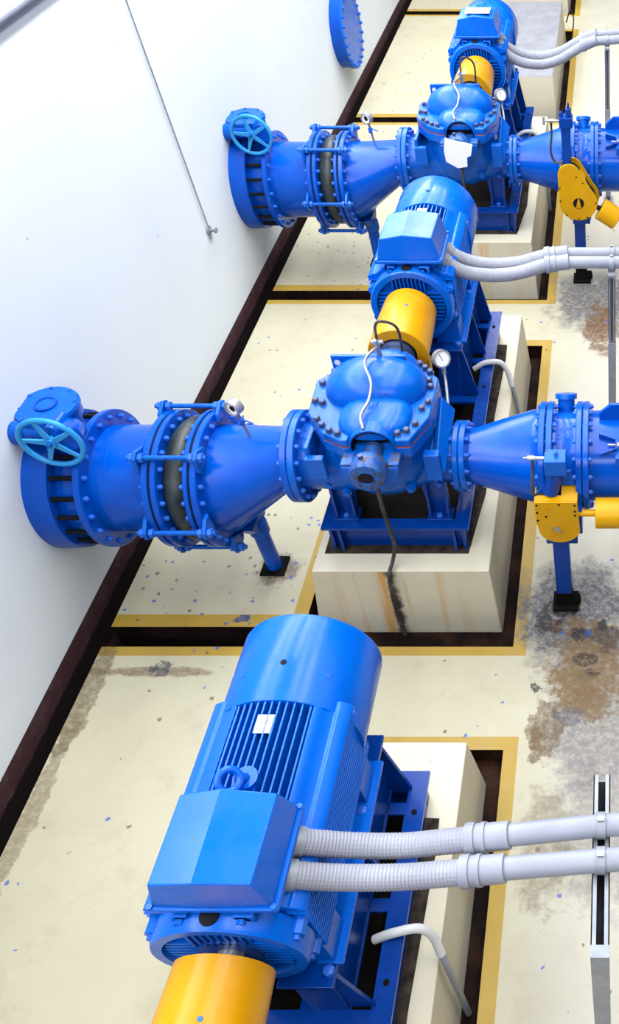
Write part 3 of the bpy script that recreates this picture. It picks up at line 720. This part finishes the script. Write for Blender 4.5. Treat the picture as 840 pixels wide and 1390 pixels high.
def discharge_reducer():
    t = rowthing('discharge_reducer', (2.55, YP, ZN-.2), 'pipe reducer', 'blue cone widening from the middle pump to the valve with yellow housing',
                 'blue cone widening from the farthest pump to the valve on the right')
    O = (0,YP,ZN); X = (1,0,0)
    MB().ring(O,X,2.318,2.35,.194,.11,44).build('small_flange','cast',t)
    MB().lathe(O,X,[(2.35,.150),(2.37,.150),(2.70,.252),(2.745,.252)],52).build('reducer_cone','blue',t)
    MB().ring(O,X,2.742,2.775,.295,.2,52).build('large_flange','blue',t)
    bolts_x(t, 2.352, (YP,ZN), .17, 12, .07, .012)
    return t
def check_valve(far=False):
    if not far:
        t = thing('check_valve', (2.87,YP,ZN-.3), 'blue check valve with square yellow housing and damper, right of the middle pump', 'valve')
        o = 0
    else:
        t = thing('check_valve', (2.87,YP+D,ZN-.3), 'blue check valve with teardrop yellow housing and upright damper, right of the farthest pump', 'valve')
        o = D
    y = YP + o; O = (0,y,ZN); X = (1,0,0)
    MB().ring(O,X,2.781,2.815,.295,.2,52).build('inlet_flange','blue',t)
    MB().lathe(O,X,[(2.81,.245),(2.83,.240),(2.92,.240),(2.94,.250)],52).build('valve_body','blue',t)
    MB().ring(O,X,2.935,2.966,.295,.2,52).build('outlet_flange','blue',t)
    bolts_x(t, 2.817, (y,ZN), .27, 18, .075, .0135)
    bolts_x(t, 3.002, (y,ZN), .27, 18, .067, .0135)
    MB().cyl((2.875,y+.14,ZN+.12),(2.875,y+.20,ZN+.255),.045,n=28).cyl((2.875,y+.195,ZN+.24),(2.875,y+.21,ZN+.262),.058,n=28).build('top_plug','cast',t)
    # raised casting marks
    for k,(s,zz) in enumerate((('ROM',.052),('OI',.020),('ONO',-.028),('S4T',-.062))):
        an = math.radians(37 - (k if k < 2 else k+.5)*9.5)
        cu = bpy.data.curves.new('casting_marks','FONT'); cu.body = s; cu.size = .036; cu.extrude = .0022; cu.align_x = 'CENTER'
        tmp = bpy.data.objects.new('casting_marks', cu); COL.objects.link(tmp)
        me = bpy.data.meshes.new_from_object(tmp.evaluated_get(bpy.context.evaluated_depsgraph_get()))
        bpy.data.objects.remove(tmp)
        me.materials.append(M['motor']) if not me.materials else None
        ob = bpy.data.objects.new('casting_marks', me); COL.objects.link(ob)
        nrm = V((0,-math.sin(an+.2),math.cos(an+.2))); up = V((0,math.cos(an+.2),math.sin(an+.2)))
        ob.matrix_world = Matrix.Translation(V((2.88,y,ZN)) + nrm*.2405) @ Matrix((( 1,0,0),(0,up.y,nrm.y),(0,up.z,nrm.z))).to_4x4()
        loc = ob.matrix_world.to_translation(); rot = ob.matrix_world.to_euler()
        ob.location = loc; ob.rotation_euler = rot; put(ob, t)
    if not far:
        yf = 3.10
        # yellow housing: half round plate box
        def prof(R=.112): 
            cx, cz = 2.838, .775
            pts = [(2.724,.975),(2.944,.975)]
            pts += [(cx+.006+R*math.cos(a), cz+R*math.sin(a)) for a in [-PI*k/14 for k in range(1,13)]]
            pts += [(2.726,.83)]
            return pts
        h = MB().prism([(x,yf,z) for x,z in prof()], (0,.012,0)).build('damper_housing','yellow',t,.002)
        MB().box((2.724,yf+.012,.963),(2.944,yf+.05,.977)).box((2.86,yf+.05,.90),(2.944,yf+.17,.972)).box((2.724,yf+.012,.80),(2.73,yf+.2,.97)).box((2.934,yf+.012,.80),(2.942,yf+.2,.97)).box((2.724,yf+.17,.955),(2.80,yf+.2,.975)).build('housing_side','yellow',h)
        MB().lathe((2.838,yf,.765),(0,-1,0),[(-.001,.038),(.003,.038),(.003,.034),(.002,.034),(.002,0)],28).build('indicator_ring','ochre',h)
        MB().prism([(2.810,yf-.003,.772),(2.816,yf-.003,.792),(2.838,yf-.003,.795),(2.862,yf-.003,.745)],(0,-.003,0)).build('position_indicator','steel',h)
        MB().lathe((2.785,yf,.93),(0,-1,0),[(0,.011),(.004,.011),(.004,.006)],12).build('housing_bolt','ochre',h)
        for x,z in ((2.735,.955),(2.735,.90),(2.735,.84),(2.85,.96),(2.93,.955),(2.93,.91),(2.93,.88),(2.78,.87)):
            MB().lathe((x,yf,z),(0,-1,0),[(0,.006),(.004,.006),(.004,0)],8).build('housing_screw','black',h)
        # damper cylinder, leaning
        a, b = V((2.805,3.17,.98)), V((2.845,3.20,1.17))
        c = MB().cyl(a,b,.042,n=24).build('damper_cylinder','frame',t)
        MB().box((2.785,3.14,1.125),(2.895,3.235,1.225)).build('damper_head','cast',t,.005)
        MB().lathe((2.845,3.19,1.235),(0,0,1),[(0,.012),(.012,.012),(.012,.006),(.018,.006)],6).build('head_bolt','bolt',t)
        MB().cyl((2.73,3.19,1.205),(2.79,3.19,1.205),.009,n=10).cyl((2.70,3.19,1.205),(2.735,3.19,1.205),.013,n=10).cyl((2.68,3.19,1.205),(2.70,3.19,1.205),.006,n=8).build('needle_valve','steel',t)
        MB().tube(bez([(2.725,3.19,1.20),(2.722,3.185,1.12),(2.712,3.16,1.02),(2.72,3.15,.985),(2.745,3.16,.97),(2.775,3.17,.97)]),.008).build('oil_tube','hose',t)
        MB().prism([(2.85,3.22,.98),(2.93,3.22,.98),(2.91,3.24,1.06),(2.87,3.24,1.06)],(0,.05,0)).build('cylinder_bracket','cast',t)
        # counterweight on its bar, hanging to the right
        MB().cyl((2.94,3.13,.865),(3.06,3.13,.865),.019,n=14).build('counterweight_bar','yellow',t)
        MB().cyl((3.035,3.13,.865),(3.19,3.13,.865),.082,n=40).build('counterweight','yellow',t,.004)
        MB().box((2.905,3.12,.71),(2.965,3.22,.89)).build('shaft_bearing','frame',t,.004)
        MB().cyl((2.88,3.13,.80),(2.88,3.40,.82),.04,n=20).build('disc_shaft','frame',t)
    else:
        yf = 6.50
        pts = []
        c0, r0 = (2.775,1.035), .088; c1, r1 = (2.842,.800), .150
        for k in range(13):
            a = PI*(1.02) - PI*k/12*.84; pts.append((c0[0]+r0*math.cos(a), c0[1]+r0*math.sin(a)))
        for k in range(21):
            a = .26*PI - k/20*(1.26*PI); pts.append((c1[0]+r1*math.cos(a), c1[1]+r1*math.sin(a)))
        h = MB().prism([(x,yf,z) for x,z in pts], (0,.014,0)).build('damper_housing','yellow',t,.003)
        bk = MB().prism([(x+.012,yf+.10,z+.01) for x,z in pts], (0,.012,0)).build('housing_back','yellow',h,.003)
        MB().prism([(2.86,yf+.014,1.05),(2.90,yf+.014,.99),(2.90,yf+.1,.99),(2.86,yf+.1,1.05)],(-.006,0,-.01)).build('housing_tie','yellow',h)
        MB().prism([(x*.9+.283,yf+.014,z*.88+.105) for x,z in pts], (0,.085,0)).build('housing_core','gasket',h)
        MB().lathe((2.842,yf,.80),(0,-1,0),[(0,.044),(.002,.044),(.002,0)],28).build('indicator_disc','gasket',h)
        MB().prism([(2.822,yf-.002,.765),(2.862,yf-.002,.765),(2.848,yf-.002,.84),(2.838,yf-.002,.84)],(0,-.004,0)).build('position_indicator','yellow',h)
        for x,z in ((2.70,.93),(2.70,.82),(2.745,.70),(2.84,.665),(2.91,.68),(2.98,.80),(2.83,1.02),(2.88,.97)):
            MB().lathe((x,yf,z),(0,-1,0),[(0,.006),(.004,.006),(.004,0)],8).build('housing_screw','black',h)
        MB().box((2.725,6.53,1.06),(2.795,6.60,1.40)).build('damper_cylinder','frame',t,.01)
        MB().box((2.715,6.52,1.395),(2.815,6.61,1.47)).cyl((2.73,6.55,1.47),(2.73,6.55,1.51),.014,n=8).cyl((2.785,6.56,1.47),(2.785,6.56,1.53),.022,n=14).cyl((2.785,6.56,1.53),(2.785,6.56,1.57),.008,n=8).build('damper_head','frame',t,.004)
        MB().cyl((2.60,6.55,1.44),(2.72,6.55,1.44),.008,n=10).cyl((2.60,6.55,1.41),(2.60,6.55,1.47),.010,n=8).cyl((2.64,6.55,1.44),(2.68,6.55,1.44),.014,n=10).build('needle_valve','steel',t)
        MB().tube(bez([(2.655,6.55,1.43),(2.652,6.55,1.32),(2.64,6.55,1.20),(2.67,6.55,1.12),(2.72,6.55,1.115)]),.009).build('oil_tube','hose',t)
        MB().cyl((2.93,6.52,.78),(3.03,6.52,.74),.02,n=12).build('counterweight_bar','gasket',t)
        MB().cyl((3.015,6.52,.745),(3.15,6.50,.66),.088,n=40).build('counterweight','yellow',t,.004)
        MB().box((2.79,6.535,.60),(2.93,6.62,.70)).build('shaft_bearing','frame',t,.004)
        MB().cyl((2.86,6.55,.80),(2.86,6.86,.82),.045,n=20).build('disc_shaft','frame',t)
    return t
def discharge_pipe():
    t = rowthing('discharge_pipe', (3.6,YP,ZN-.25), 'pipe', 'blue pipe with welded lugs at the right edge, behind the square yellow housing',
                 'blue pipe with welded lugs at the right edge, behind the teardrop yellow housing')
    O=(0,YP,ZN); X=(1,0,0)
    MB().ring(O,X,2.97,3.002,.295,.2,52).build('pipe_flange','blue',t)
    MB().lathe(O,X,[(3.0,.245),(4.3,.245)],52).build('pipe_barrel','blue',t)
    MB().ring(O,X,4.29,4.32,.295,.2,52).build('pipe_flange','blue',t)
    MB().prism([(3.055,YP+.02,ZN+.235),(3.055,YP+.02,ZN+.285),(3.115,YP+.02,ZN+.345),(3.22,YP+.02,ZN+.345),(3.22,YP+.02,ZN+.235)],(0,.02,0)).build('top_lug','blue',t,.003)
    e=V((0,-math.sin(.55),math.cos(.55)))
    c=V((3.13,YP,ZN))
    lg=MB()
    for p,q in (((-.075,.42),(.01,.52)),((-.075,.78),(.01,.68)),((.01,.52),(.01,.68))):
        A=[]
        for (dx,an) in (p,q):
            n_=V((0,-math.sin(an),math.cos(an))); A.append((c+V((dx,0,0))+n_*.238, c+V((dx,0,0))+n_*.30))
        lg.prism([A[0][0],A[1][0],A[1][1],A[0][1]],(.008,.0,.0) if p[0]!=q[0] else (.008,0,0))
    lg.box((3.14,YP-.24,ZN+.17),(3.30,YP-.13,ZN+.21))
    lg.build('side_lug','blue',t)
    n_=V((0,-math.sin(.6),math.cos(.6)))
    MB().lathe(c+V((-.03,0,0))+n_*.275,(1,0,0),[(0,.007),(.05,.007)],8).lathe(c+V((.012,0,0))+n_*.275,(1,0,0),[(0,.017),(.014,.017)],6).build('lug_bolt','steel',t)
def valve_post():
    t = rowthing('valve_support_post', (2.84,3.20,0), 'pipe support', 'square blue post with blackened foot under the square yellow housing',
                 'square blue post with blackened foot under the teardrop yellow housing')
    MB().box((2.795,3.165,.02),(2.885,3.235,.64)).build('post','frame',t,.004)
    MB().box((2.765,3.145,.60),(2.935,3.265,.66)).build('cap_plate','frame',t,.004)
    MB().box((2.77,3.13,0),(2.92,3.27,.022)).lathe((2.905,3.19,.02),(0,0,1),[(0,.03),(.06,.028),(.06,0)],14).build('foot_plate','black',t,.003)
    MB().box((2.793,3.163,.02),(2.887,3.237,.13)).build('foot_sleeve','black',t)
def plinth():
    t = MB().hull8([(1.385,3.065,-.12),(2.468,3.065,-.12),(2.468,5.58,-.12),(1.385,5.58,-.12),(1.456,3.10,.42),(2.437,3.10,.42),(2.437,5.53,.42),(1.456,5.53,.42)]).build('concrete_plinth','plinth',None,.006)
    t.location=(0,0,0); WORLD[t.name]=V()
    tag(t,'cream concrete plinth with rust streaks and hose on its front, carrying the middle pump','plinth'); ROW.append((t,'cream concrete plinth carrying the farthest pump','cream concrete plinth carrying the nearest motor'))
    MB().prism([(1.50,3.225,.42),(2.31,3.225,.42),(2.36,3.7,.42),(2.345,4.4,.42),(2.365,5.0,.42),(2.36,5.16,.42),(1.50,5.2,.42)],(0,0,.004)).build('grout_bed','grout',t)
def drain_stub():
    t = rowthing('drain_pipe', (2.4,4.66,.42), 'pipe', 'thin bent white pipe over the plinth edge, right of the middle motor',
                 'thin bent white pipe over the plinth edge, right of the farthest motor', 'thin bent white pipe over the plinth edge, under the grey conduits of the nearest motor')
    MB().tube(bez([(2.20,4.66,.600),(2.28,4.67,.645),(2.37,4.69,.632),(2.415,4.685,.56),(2.44,4.65,.46)],6),.018,12).build('white_pipe','whitepipe',t)
    MB().tube(bez([(2.438,4.655,.47),(2.46,4.62,.38),(2.475,4.60,.20),(2.49,4.58,-.10)],5),.015,10).build('lower_end','zinc',t)

gear_valve(); suction_pipe(); expansion_joint(); eccentric_reducer(); pipe_leg(); suction_gauge()
pump(); discharge_gauge(); drain_hose(); base_frame(); motor(); guard()
discharge_reducer(); discharge_pipe(); valve_post(); plinth(); drain_stub()
check_valve(False); check_valve(True)
index_kids()
COPIES = {}
for o, far, near in list(ROW):
    if far: COPIES[(o.name,'far')] = copy_tree(o, (0, D, 0), far)
    if near: COPIES[(o.name,'near')] = copy_tree(o, (0, -D, 0), near)
COPIES[('drain_pipe','near')].location.y -= .055; COPIES[('drain_pipe','near')].location.x += .012
# the farthest plinth carries no pump yet
t = MB().hull8([(1.385,3.065+2*D,-.12),(2.468,3.065+2*D,-.12),(2.468,5.58+2*D,-.12),(1.385,5.58+2*D,-.12),(1.456,3.10+2*D,.42),(2.437,3.10+2*D,.42),(2.437,5.53+2*D,.42),(1.456,5.53+2*D,.42)]).build('concrete_plinth','bareplinth',None,.006)
tag(t,'empty plinth with bare grey concrete top, behind the farthest motor','plinth')
t = MB().hull8([(1.385,3.065+3*D,-.12),(2.468,3.065+3*D,-.12),(2.468,5.58+3*D,-.12),(1.385,5.58+3*D,-.12),(1.456,3.10+3*D,.42),(2.437,3.10+3*D,.42),(2.437,5.53+3*D,.42),(1.456,5.53+3*D,.42)]).build('concrete_plinth','bareplinth',None,.006)
tag(t,'cream plinth at the top edge, beyond the empty grey-topped plinth','plinth')
# sheets of paper in the far row
yb = 3.000 + D
sh = MB(); P=[(1.865,yb-.01,1.36),(1.90,yb-.02,1.35),(2.07,yb-.03,1.315),(2.05,yb-.04,1.23),(2.02,yb-.045,1.22),(2.015,yb-.05,1.15),(1.945,yb-.055,1.14),(1.86,yb-.05,1.19),(1.85,yb-.03,1.26)]
sh.prism(P,(0,.002,0)); t=sh.build('paper_sheet','paper'); tag(t,'torn white sheet of paper stuck on the bearing end of the farthest pump','paper')
t=MB().box((1.885,4.44+D,1.748),(2.09,4.58+D,1.750)).build('paper_sheet','paper'); tag(t,'white sheet of paper lying on the terminal box of the farthest motor','paper')

# ------------------------------------------------------------------ electrical conduits
def conduit(path, nflex, label, rows, R=.041, Rp=.036):
    """flexible sleeve along path[:nflex], rigid pipe after it"""
    t = thing('electrical_conduit', path[0], label, 'conduit')
    fl = bez(path[:nflex], 40); rad=[]
    for i in range(len(fl)): rad.append(R)
    # corrugation: resample at even steps
    L=[0]
    for a,b in zip(fl,fl[1:]): L.append(L[-1]+(b-a).length)
    step=.006; n=int(L[-1]/step); pts=[]; j=0
    for k in range(n+1):
        s=k*L[-1]/n
        while j<len(L)-2 and L[j+1]<s: j+=1
        u=(s-L[j])/max(1e-9,L[j+1]-L[j]); pts.append(fl[j].lerp(fl[j+1],u))
    MB().tube(pts,R,20,[R*(1.0 if k%2 else .955) for k in range(n+1)]).build('flexible_sleeve','greyflex',t,0,12)
    d0=(V(path[1])-V(path[0])).normalized(); p0=V(path[0])
    MB().lathe(p0,d0,[(-.045,.034),(-.02,.034),(-.02,.052),(.012,.052),(.012,.047),(.035,.046)],16).build('box_connector','zinc',t)
    e=V(path[nflex-1]); d1=(V(path[nflex])-e).normalized()
    MB().lathe(e,d1,[(-.03,.046),(-.03,.052),(.0,.052),(.0,.047),(.02,.047),(.02,.050),(.035,.050),(.035,.045),(.11,.045),(.112,.040)],20).build('pipe_coupling','greypipe',t)
    MB().tube([e]+[V(p) for p in path[nflex:]],Rp,20).build('rigid_pipe','greypipe',t)
    return t
rowsC={
 'near front':([(2.125,1.08,1.505),(2.278,1.08,1.245),(2.40,1.08,1.25),(2.535,1.08,1.315),(2.66,1.08,1.37),(2.80,1.08,1.405),(3.098,1.08,1.515),(4.2,1.08,1.515)],0),
}
# nearest row
conduit([(2.135,1.045,1.52),(2.28,1.06,1.455),(2.45,1.07,1.43),(2.60,1.08,1.43),(2.69,1.085,1.44),(3.10,1.095,1.50),(3.9,1.11,1.60)],5,'lower of the two grey ribbed conduits leaving the nearest motor','near')
conduit([(2.135,1.145,1.525),(2.28,1.165,1.445),(2.45,1.175,1.415),(2.60,1.185,1.425),(2.695,1.19,1.435),(3.10,1.205,1.50),(3.9,1.22,1.60)],5,'upper of the two grey ribbed conduits leaving the nearest motor','near')
# middle row
conduit([(2.135,4.55,1.49),(2.22,4.55,1.425),(2.33,4.55,1.395),(2.46,4.55,1.39),(2.58,4.55,1.41),(2.70,4.55,1.45),(2.76,4.55,1.465),(2.84,4.55,1.477),(3.16,4.55,1.477),(3.9,4.55,1.477)],7,'front one of the two grey conduits leaving the middle motor','mid')
conduit([(2.135,4.66,1.49),(2.22,4.66,1.435),(2.33,4.66,1.40),(2.46,4.66,1.395),(2.58,4.66,1.41),(2.70,4.66,1.447),(2.75,4.66,1.458),(2.83,4.66,1.469),(3.16,4.66,1.469),(3.9,4.66,1.469)],7,'rear one of the two grey conduits leaving the middle motor','mid')
# farthest row
conduit([(2.135,8.01,1.46),(2.20,8.01,1.38),(2.33,8.01,1.315),(2.50,8.01,1.30),(2.66,8.01,1.345),(2.79,8.01,1.42),(2.87,8.01,1.465),(2.94,8.01,1.49),(3.16,8.01,1.506),(3.9,8.01,1.51)],7,'front one of the two grey conduits leaving the farthest motor','far')
conduit([(2.135,8.12,1.47),(2.20,8.12,1.40),(2.33,8.12,1.345),(2.50,8.12,1.33),(2.66,8.12,1.37),(2.79,8.12,1.44),(2.87,8.12,1.48),(2.94,8.12,1.505),(3.16,8.12,1.522),(3.9,8.12,1.525)],7,'rear one of the two grey conduits leaving the farthest motor','far')
def channel(b, a, c, w, up, open_=True):
    pass
def post_vertical(y, x, z, label, far):
    t=thing('conduit_post',(x,y,0),label,'conduit support')
    b=MB(); w=.042; dpt=.042; th=.004
    yb=y+.06
    b.box((x-w/2,yb,0.01),(x+w/2,yb+th,z)); b.box((x-w/2,yb-dpt,0.01),(x-w/2+th,yb,z)); b.box((x+w/2-th,yb-dpt,0.01),(x+w/2,yb,z))
    b.box((x-w/2,yb-dpt,0.01),(x-w/2+.012,yb-dpt+th,z)); b.box((x+w/2-.012,yb-dpt,0.01),(x+w/2,yb-dpt+th,z))
    b.build('post_channel','zinc',t)
    MB().box((x-.045,yb-.10,0),(x+.045,yb+.05,.012)).build('base_plate','zinc',t)
    MB().box((x-w/2-.004,yb-dpt-.006,.05),(x+w/2+.004,yb+.01,z*.62)).build('channel_sleeve','zinc',t,.002)
    MB().box((x-.021,y-.07,z-.004),(x+.021,y+.18,z+.012)).build('cross_arm','zinc',t)
    for yy in (y, y+.11):
        MB().lathe((x-.014,yy,z+.053),(1,0,0),[(0,.0385),(0,.043),(.028,.043),(.028,.0385)],24,closed=True).build('pipe_clamp','zinc',t)
        MB().box((x-.008,yy-.006,z+.092),(x+.008,yy+.006,z+.105)).build('clamp_screw','steel',t)
post_vertical(4.55,3.115,1.42,'grey channel post carrying the conduits of the middle motor','mid')
post_vertical(8.01,3.06,1.447,'grey channel post carrying the conduits of the farthest motor','far')
# nearest: horizontal channel on a post
t=thing('conduit_post',(3.09,.90,0),'grey slotted channel under the two nearest conduits, at the right edge','conduit support')
x,z=3.098,1.459
b=MB()
b.box((x-.028,.865,z-.045),(x+.028,1.395,z-.041)); 
for s in (-1,1):
    xa,xb=sorted((x+s*.028,x+s*.024)); b.box((xa,.865,z-.045),(xb,1.395,z))
    xa,xb=sorted((x+s*.028,x+s*.012)); b.box((xa,.865,z-.004),(xb,1.395,z))
b.build('post_channel','zinc',t)
MB().box((x-.020,.87,z-.0405),(x+.020,1.39,z-.039)).build('channel_shade','gasket',t)  # black strip paints the shade inside the open channel
MB().box((x-.028,.83,.01),(x+.028,.865,z)).build('post','zinc',t)
MB().box((x-.06,.80,0),(x+.06,.90,.012)).build('base_plate','zinc',t)
for yy in (1.095,1.205):
    MB().lathe((x-.014,yy,z+.040),(1,0,0),[(0,.0375),(0,.042),(.028,.042),(.028,.0375)],24,closed=True).build('pipe_clamp','zinc',t)
    MB().box((x-.010,yy-.007,z+.079),(x+.010,yy+.007,z+.094)).build('clamp_screw','steel',t)

# ------------------------------------------------------------------ on the wall
t=thing('blind_flange',(.1,3.47+2*D,ZS-.4),'round blue bolted blank flange on the white wall, at the top edge','pipe flange')
yb=3.47+2*D
MB().lathe((0,yb,ZS),(1,0,0),[(.1,.385),(.17,.385),(.19,.39),(.19,.33),(.1,.33)],56,closed=True).build('wall_flange','blue',t)
MB().ring((0,yb,ZS),(1,0,0),.19,.215,.395,.28,56).build('wall_flange','blue',t)
MB().lathe((0,yb,ZS),(1,0,0),[(.215,.39),(.217,.395),(.236,.395),(.240,.39),(.240,0)],56).build('cover_plate','motor',t)
bolts_x(t,.242,(yb,ZS),.362,24,.055,.018)
t=MB().tube([(.112,5.975,4.6),(.112,5.975,2.0),(.112,5.976,.90)],.005,8).build('hanging_cable','zinc'); tag(t,'thin grey cable hanging straight down the white wall','cable')
t=thing('wall_bracket',(.1,5.976,.84),'small grey bracket on the wall at the end of the hanging cable','bracket')
MB().lathe((.1,5.976,.865),(1,0,0),[(0,.035),(.015,.035),(.015,.012),(.05,.012),(.05,.022),(.065,.022)],10).build('bracket_body','zinc',t)
MB().box((.1,5.965,.80),(.112,5.99,.90)).build('back_plate','label',t)
t=MB().tube([(.13,-1.0,2.77),(.13,22,2.77)],.022,14).build('wall_conduit','greypipe'); tag(t,'pale grey conduit running along the wall, at the top left corner','conduit')
t=MB().tube(bez([(2.50,12.05,.30),(2.55,12.1,.42),(2.60,11.95,.38),(2.57,11.8,.15),(2.55,11.7,0)]),.008,8).build('loose_cable','gasket'); tag(t,'thin dark cable loop beside the empty grey-topped plinth','cable')

# ------------------------------------------------------------------ the building
def struct(o):
    o['kind']='structure'; return o
w=MB().box((-.2,-4,-.4),(.1,26,7.5)).build('wall_left','wall'); struct(w)
# floor of pads, stripes and trenches
bm=bmesh.new(); ys=[-5.0,24.0]; rows=range(-1,6)
for k in rows:
    o=k*D
    ys+= [o-.634,o-.574,o-.437,o-.350,o+2.25,o+2.325]
ys=sorted(set(round(v,4) for v in ys if -5<=v<=24))
xs=[.1,.205,1.245,1.33,2.555,2.63,9.0]
def kind(x,y):
    if x<.205: return 'gutter'
    if x>2.63: return 'floor'
    for k in rows:
        u=y-k*D
        if -.574<u<-.437 and x<2.555: return 'gutter' if x<1.33 else 'trench'
        if -.574<u<2.25 and 1.33<x<2.555: return 'trench'
        if -.634<u<2.325 and x>2.555: return 'stripe'
        if -.634<u<-.574: return 'stripe'
        if -.437<u<-.350 and x<1.33: return 'stripe'
        if 2.25<u<2.325 and x>1.245: return 'stripe'
        if -.437<u<2.25 and 1.245<x<1.33: return 'stripe'
    return 'floor'
ZK={'floor':0,'stripe':0,'gutter':-.2,'trench':-.12}
IDX={'floor':0,'stripe':1,'trench':2,'gutter':3}
grid={}
for i in range(len(xs)-1):
    for j in range(len(ys)-1): grid[i,j]=kind((xs[i]+xs[i+1])/2,(ys[j]+ys[j+1])/2)
for (i,j),k in grid.items():
    z=ZK[k]; P=[(xs[i],ys[j],z),(xs[i+1],ys[j],z),(xs[i+1],ys[j+1],z),(xs[i],ys[j+1],z)]
    f=bm.faces.new([bm.verts.new(p) for p in P]); f.material_index=IDX[k]
    for di,dj,(a,b_) in ((1,0,(P[1],P[2])),(0,1,(P[2],P[3]))):
        k2=grid.get((i+di,j+dj))
        if k2 and ZK[k2]!=z:
            z2=ZK[k2]
            f=bm.faces.new([bm.verts.new(p) for p in (a,b_,(b_[0],b_[1],z2),(a[0],a[1],z2))])
            f.material_index=3 if 'gutter' in (k,k2) else 2
bmesh.ops.remove_doubles(bm,verts=bm.verts,dist=1e-5); bmesh.ops.recalc_face_normals(bm,faces=bm.faces)
me=bpy.data.meshes.new('floor'); bm.to_mesh(me); bm.free()
for k in ('floor','stripe','trench','gutter'): me.materials.append(M[k])
fl=bpy.data.objects.new('floor',me); COL.objects.link(fl); struct(fl)

# ------------------------------------------------------------------ light
W=bpy.data.worlds.new('World'); S.world=W; W.use_nodes=True
bg=W.node_tree.nodes['Background']; bg.inputs[0].default_value=(.80,.90,1.0,1); bg.inputs[1].default_value=.04
def area(name,loc,rot,sx,sy,power,col):
    l=bpy.data.lights.new(name,'AREA'); l.shape='RECTANGLE'; l.size=sx; l.size_y=sy; l.energy=power; l.color=col
    o=bpy.data.objects.new(name,l); COL.objects.link(o); o.location=loc; o.rotation_euler=rot; return o
area('skylight',(2.6,7.5,7.6),(0,0,0),.7,19,700,(.92,.96,1))
area('skylight',(4.4,7.5,7.6),(0,0,0),.7,19,800,(.92,.96,1))
area('high_window',(.16,6.0,3.62),(0,-PI/2,0),.9,15,560,(.92,.96,1))
area('high_window',(.16,6.0,5.4),(0,-PI/2,0),.9,15,760,(.92,.96,1))
area('wall_fill',(1.5,8.6,5.6),(0,.95,0),.35,9.5,760,(.95,.97,1))  # added fill light aimed at the upper wall to brighten it
area('rear_fill',(2.8,-5.0,6.2),(math.radians(52),0,0),5,1.6,300,(.95,.97,1))  # added fill light behind the camera, brightens the front faces
sl=bpy.data.lights.new('sun','SUN'); sl.energy=1.4; sl.angle=math.radians(55); sl.color=(1,.97,.92)
so=bpy.data.objects.new('sun',sl); COL.objects.link(so)
so.rotation_euler=V((-.65,-.2,-1)).to_track_quat('-Z','Y').to_euler()

# ------------------------------------------------------------------ camera
cam=bpy.data.cameras.new('camera'); co=bpy.data.objects.new('camera',cam); COL.objects.link(co)
f=1210.0; pitch=math.atan((650+580)/f)
cam.sensor_fit='AUTO'; cam.sensor_width=36; cam.lens=f*36/1390
cam.shift_x=-(838-420)/1390; cam.shift_y=-(695-650)/1390
cam.clip_start=.05
co.location=(3.15,0,4.3); co.rotation_euler=(PI/2-pitch,0,0)
S.camera=co
vs=S.view_settings; vs.view_transform='Standard'; vs.look='None'; vs.gamma=1; vs.use_curve_mapping=False; vs.exposure=-.18
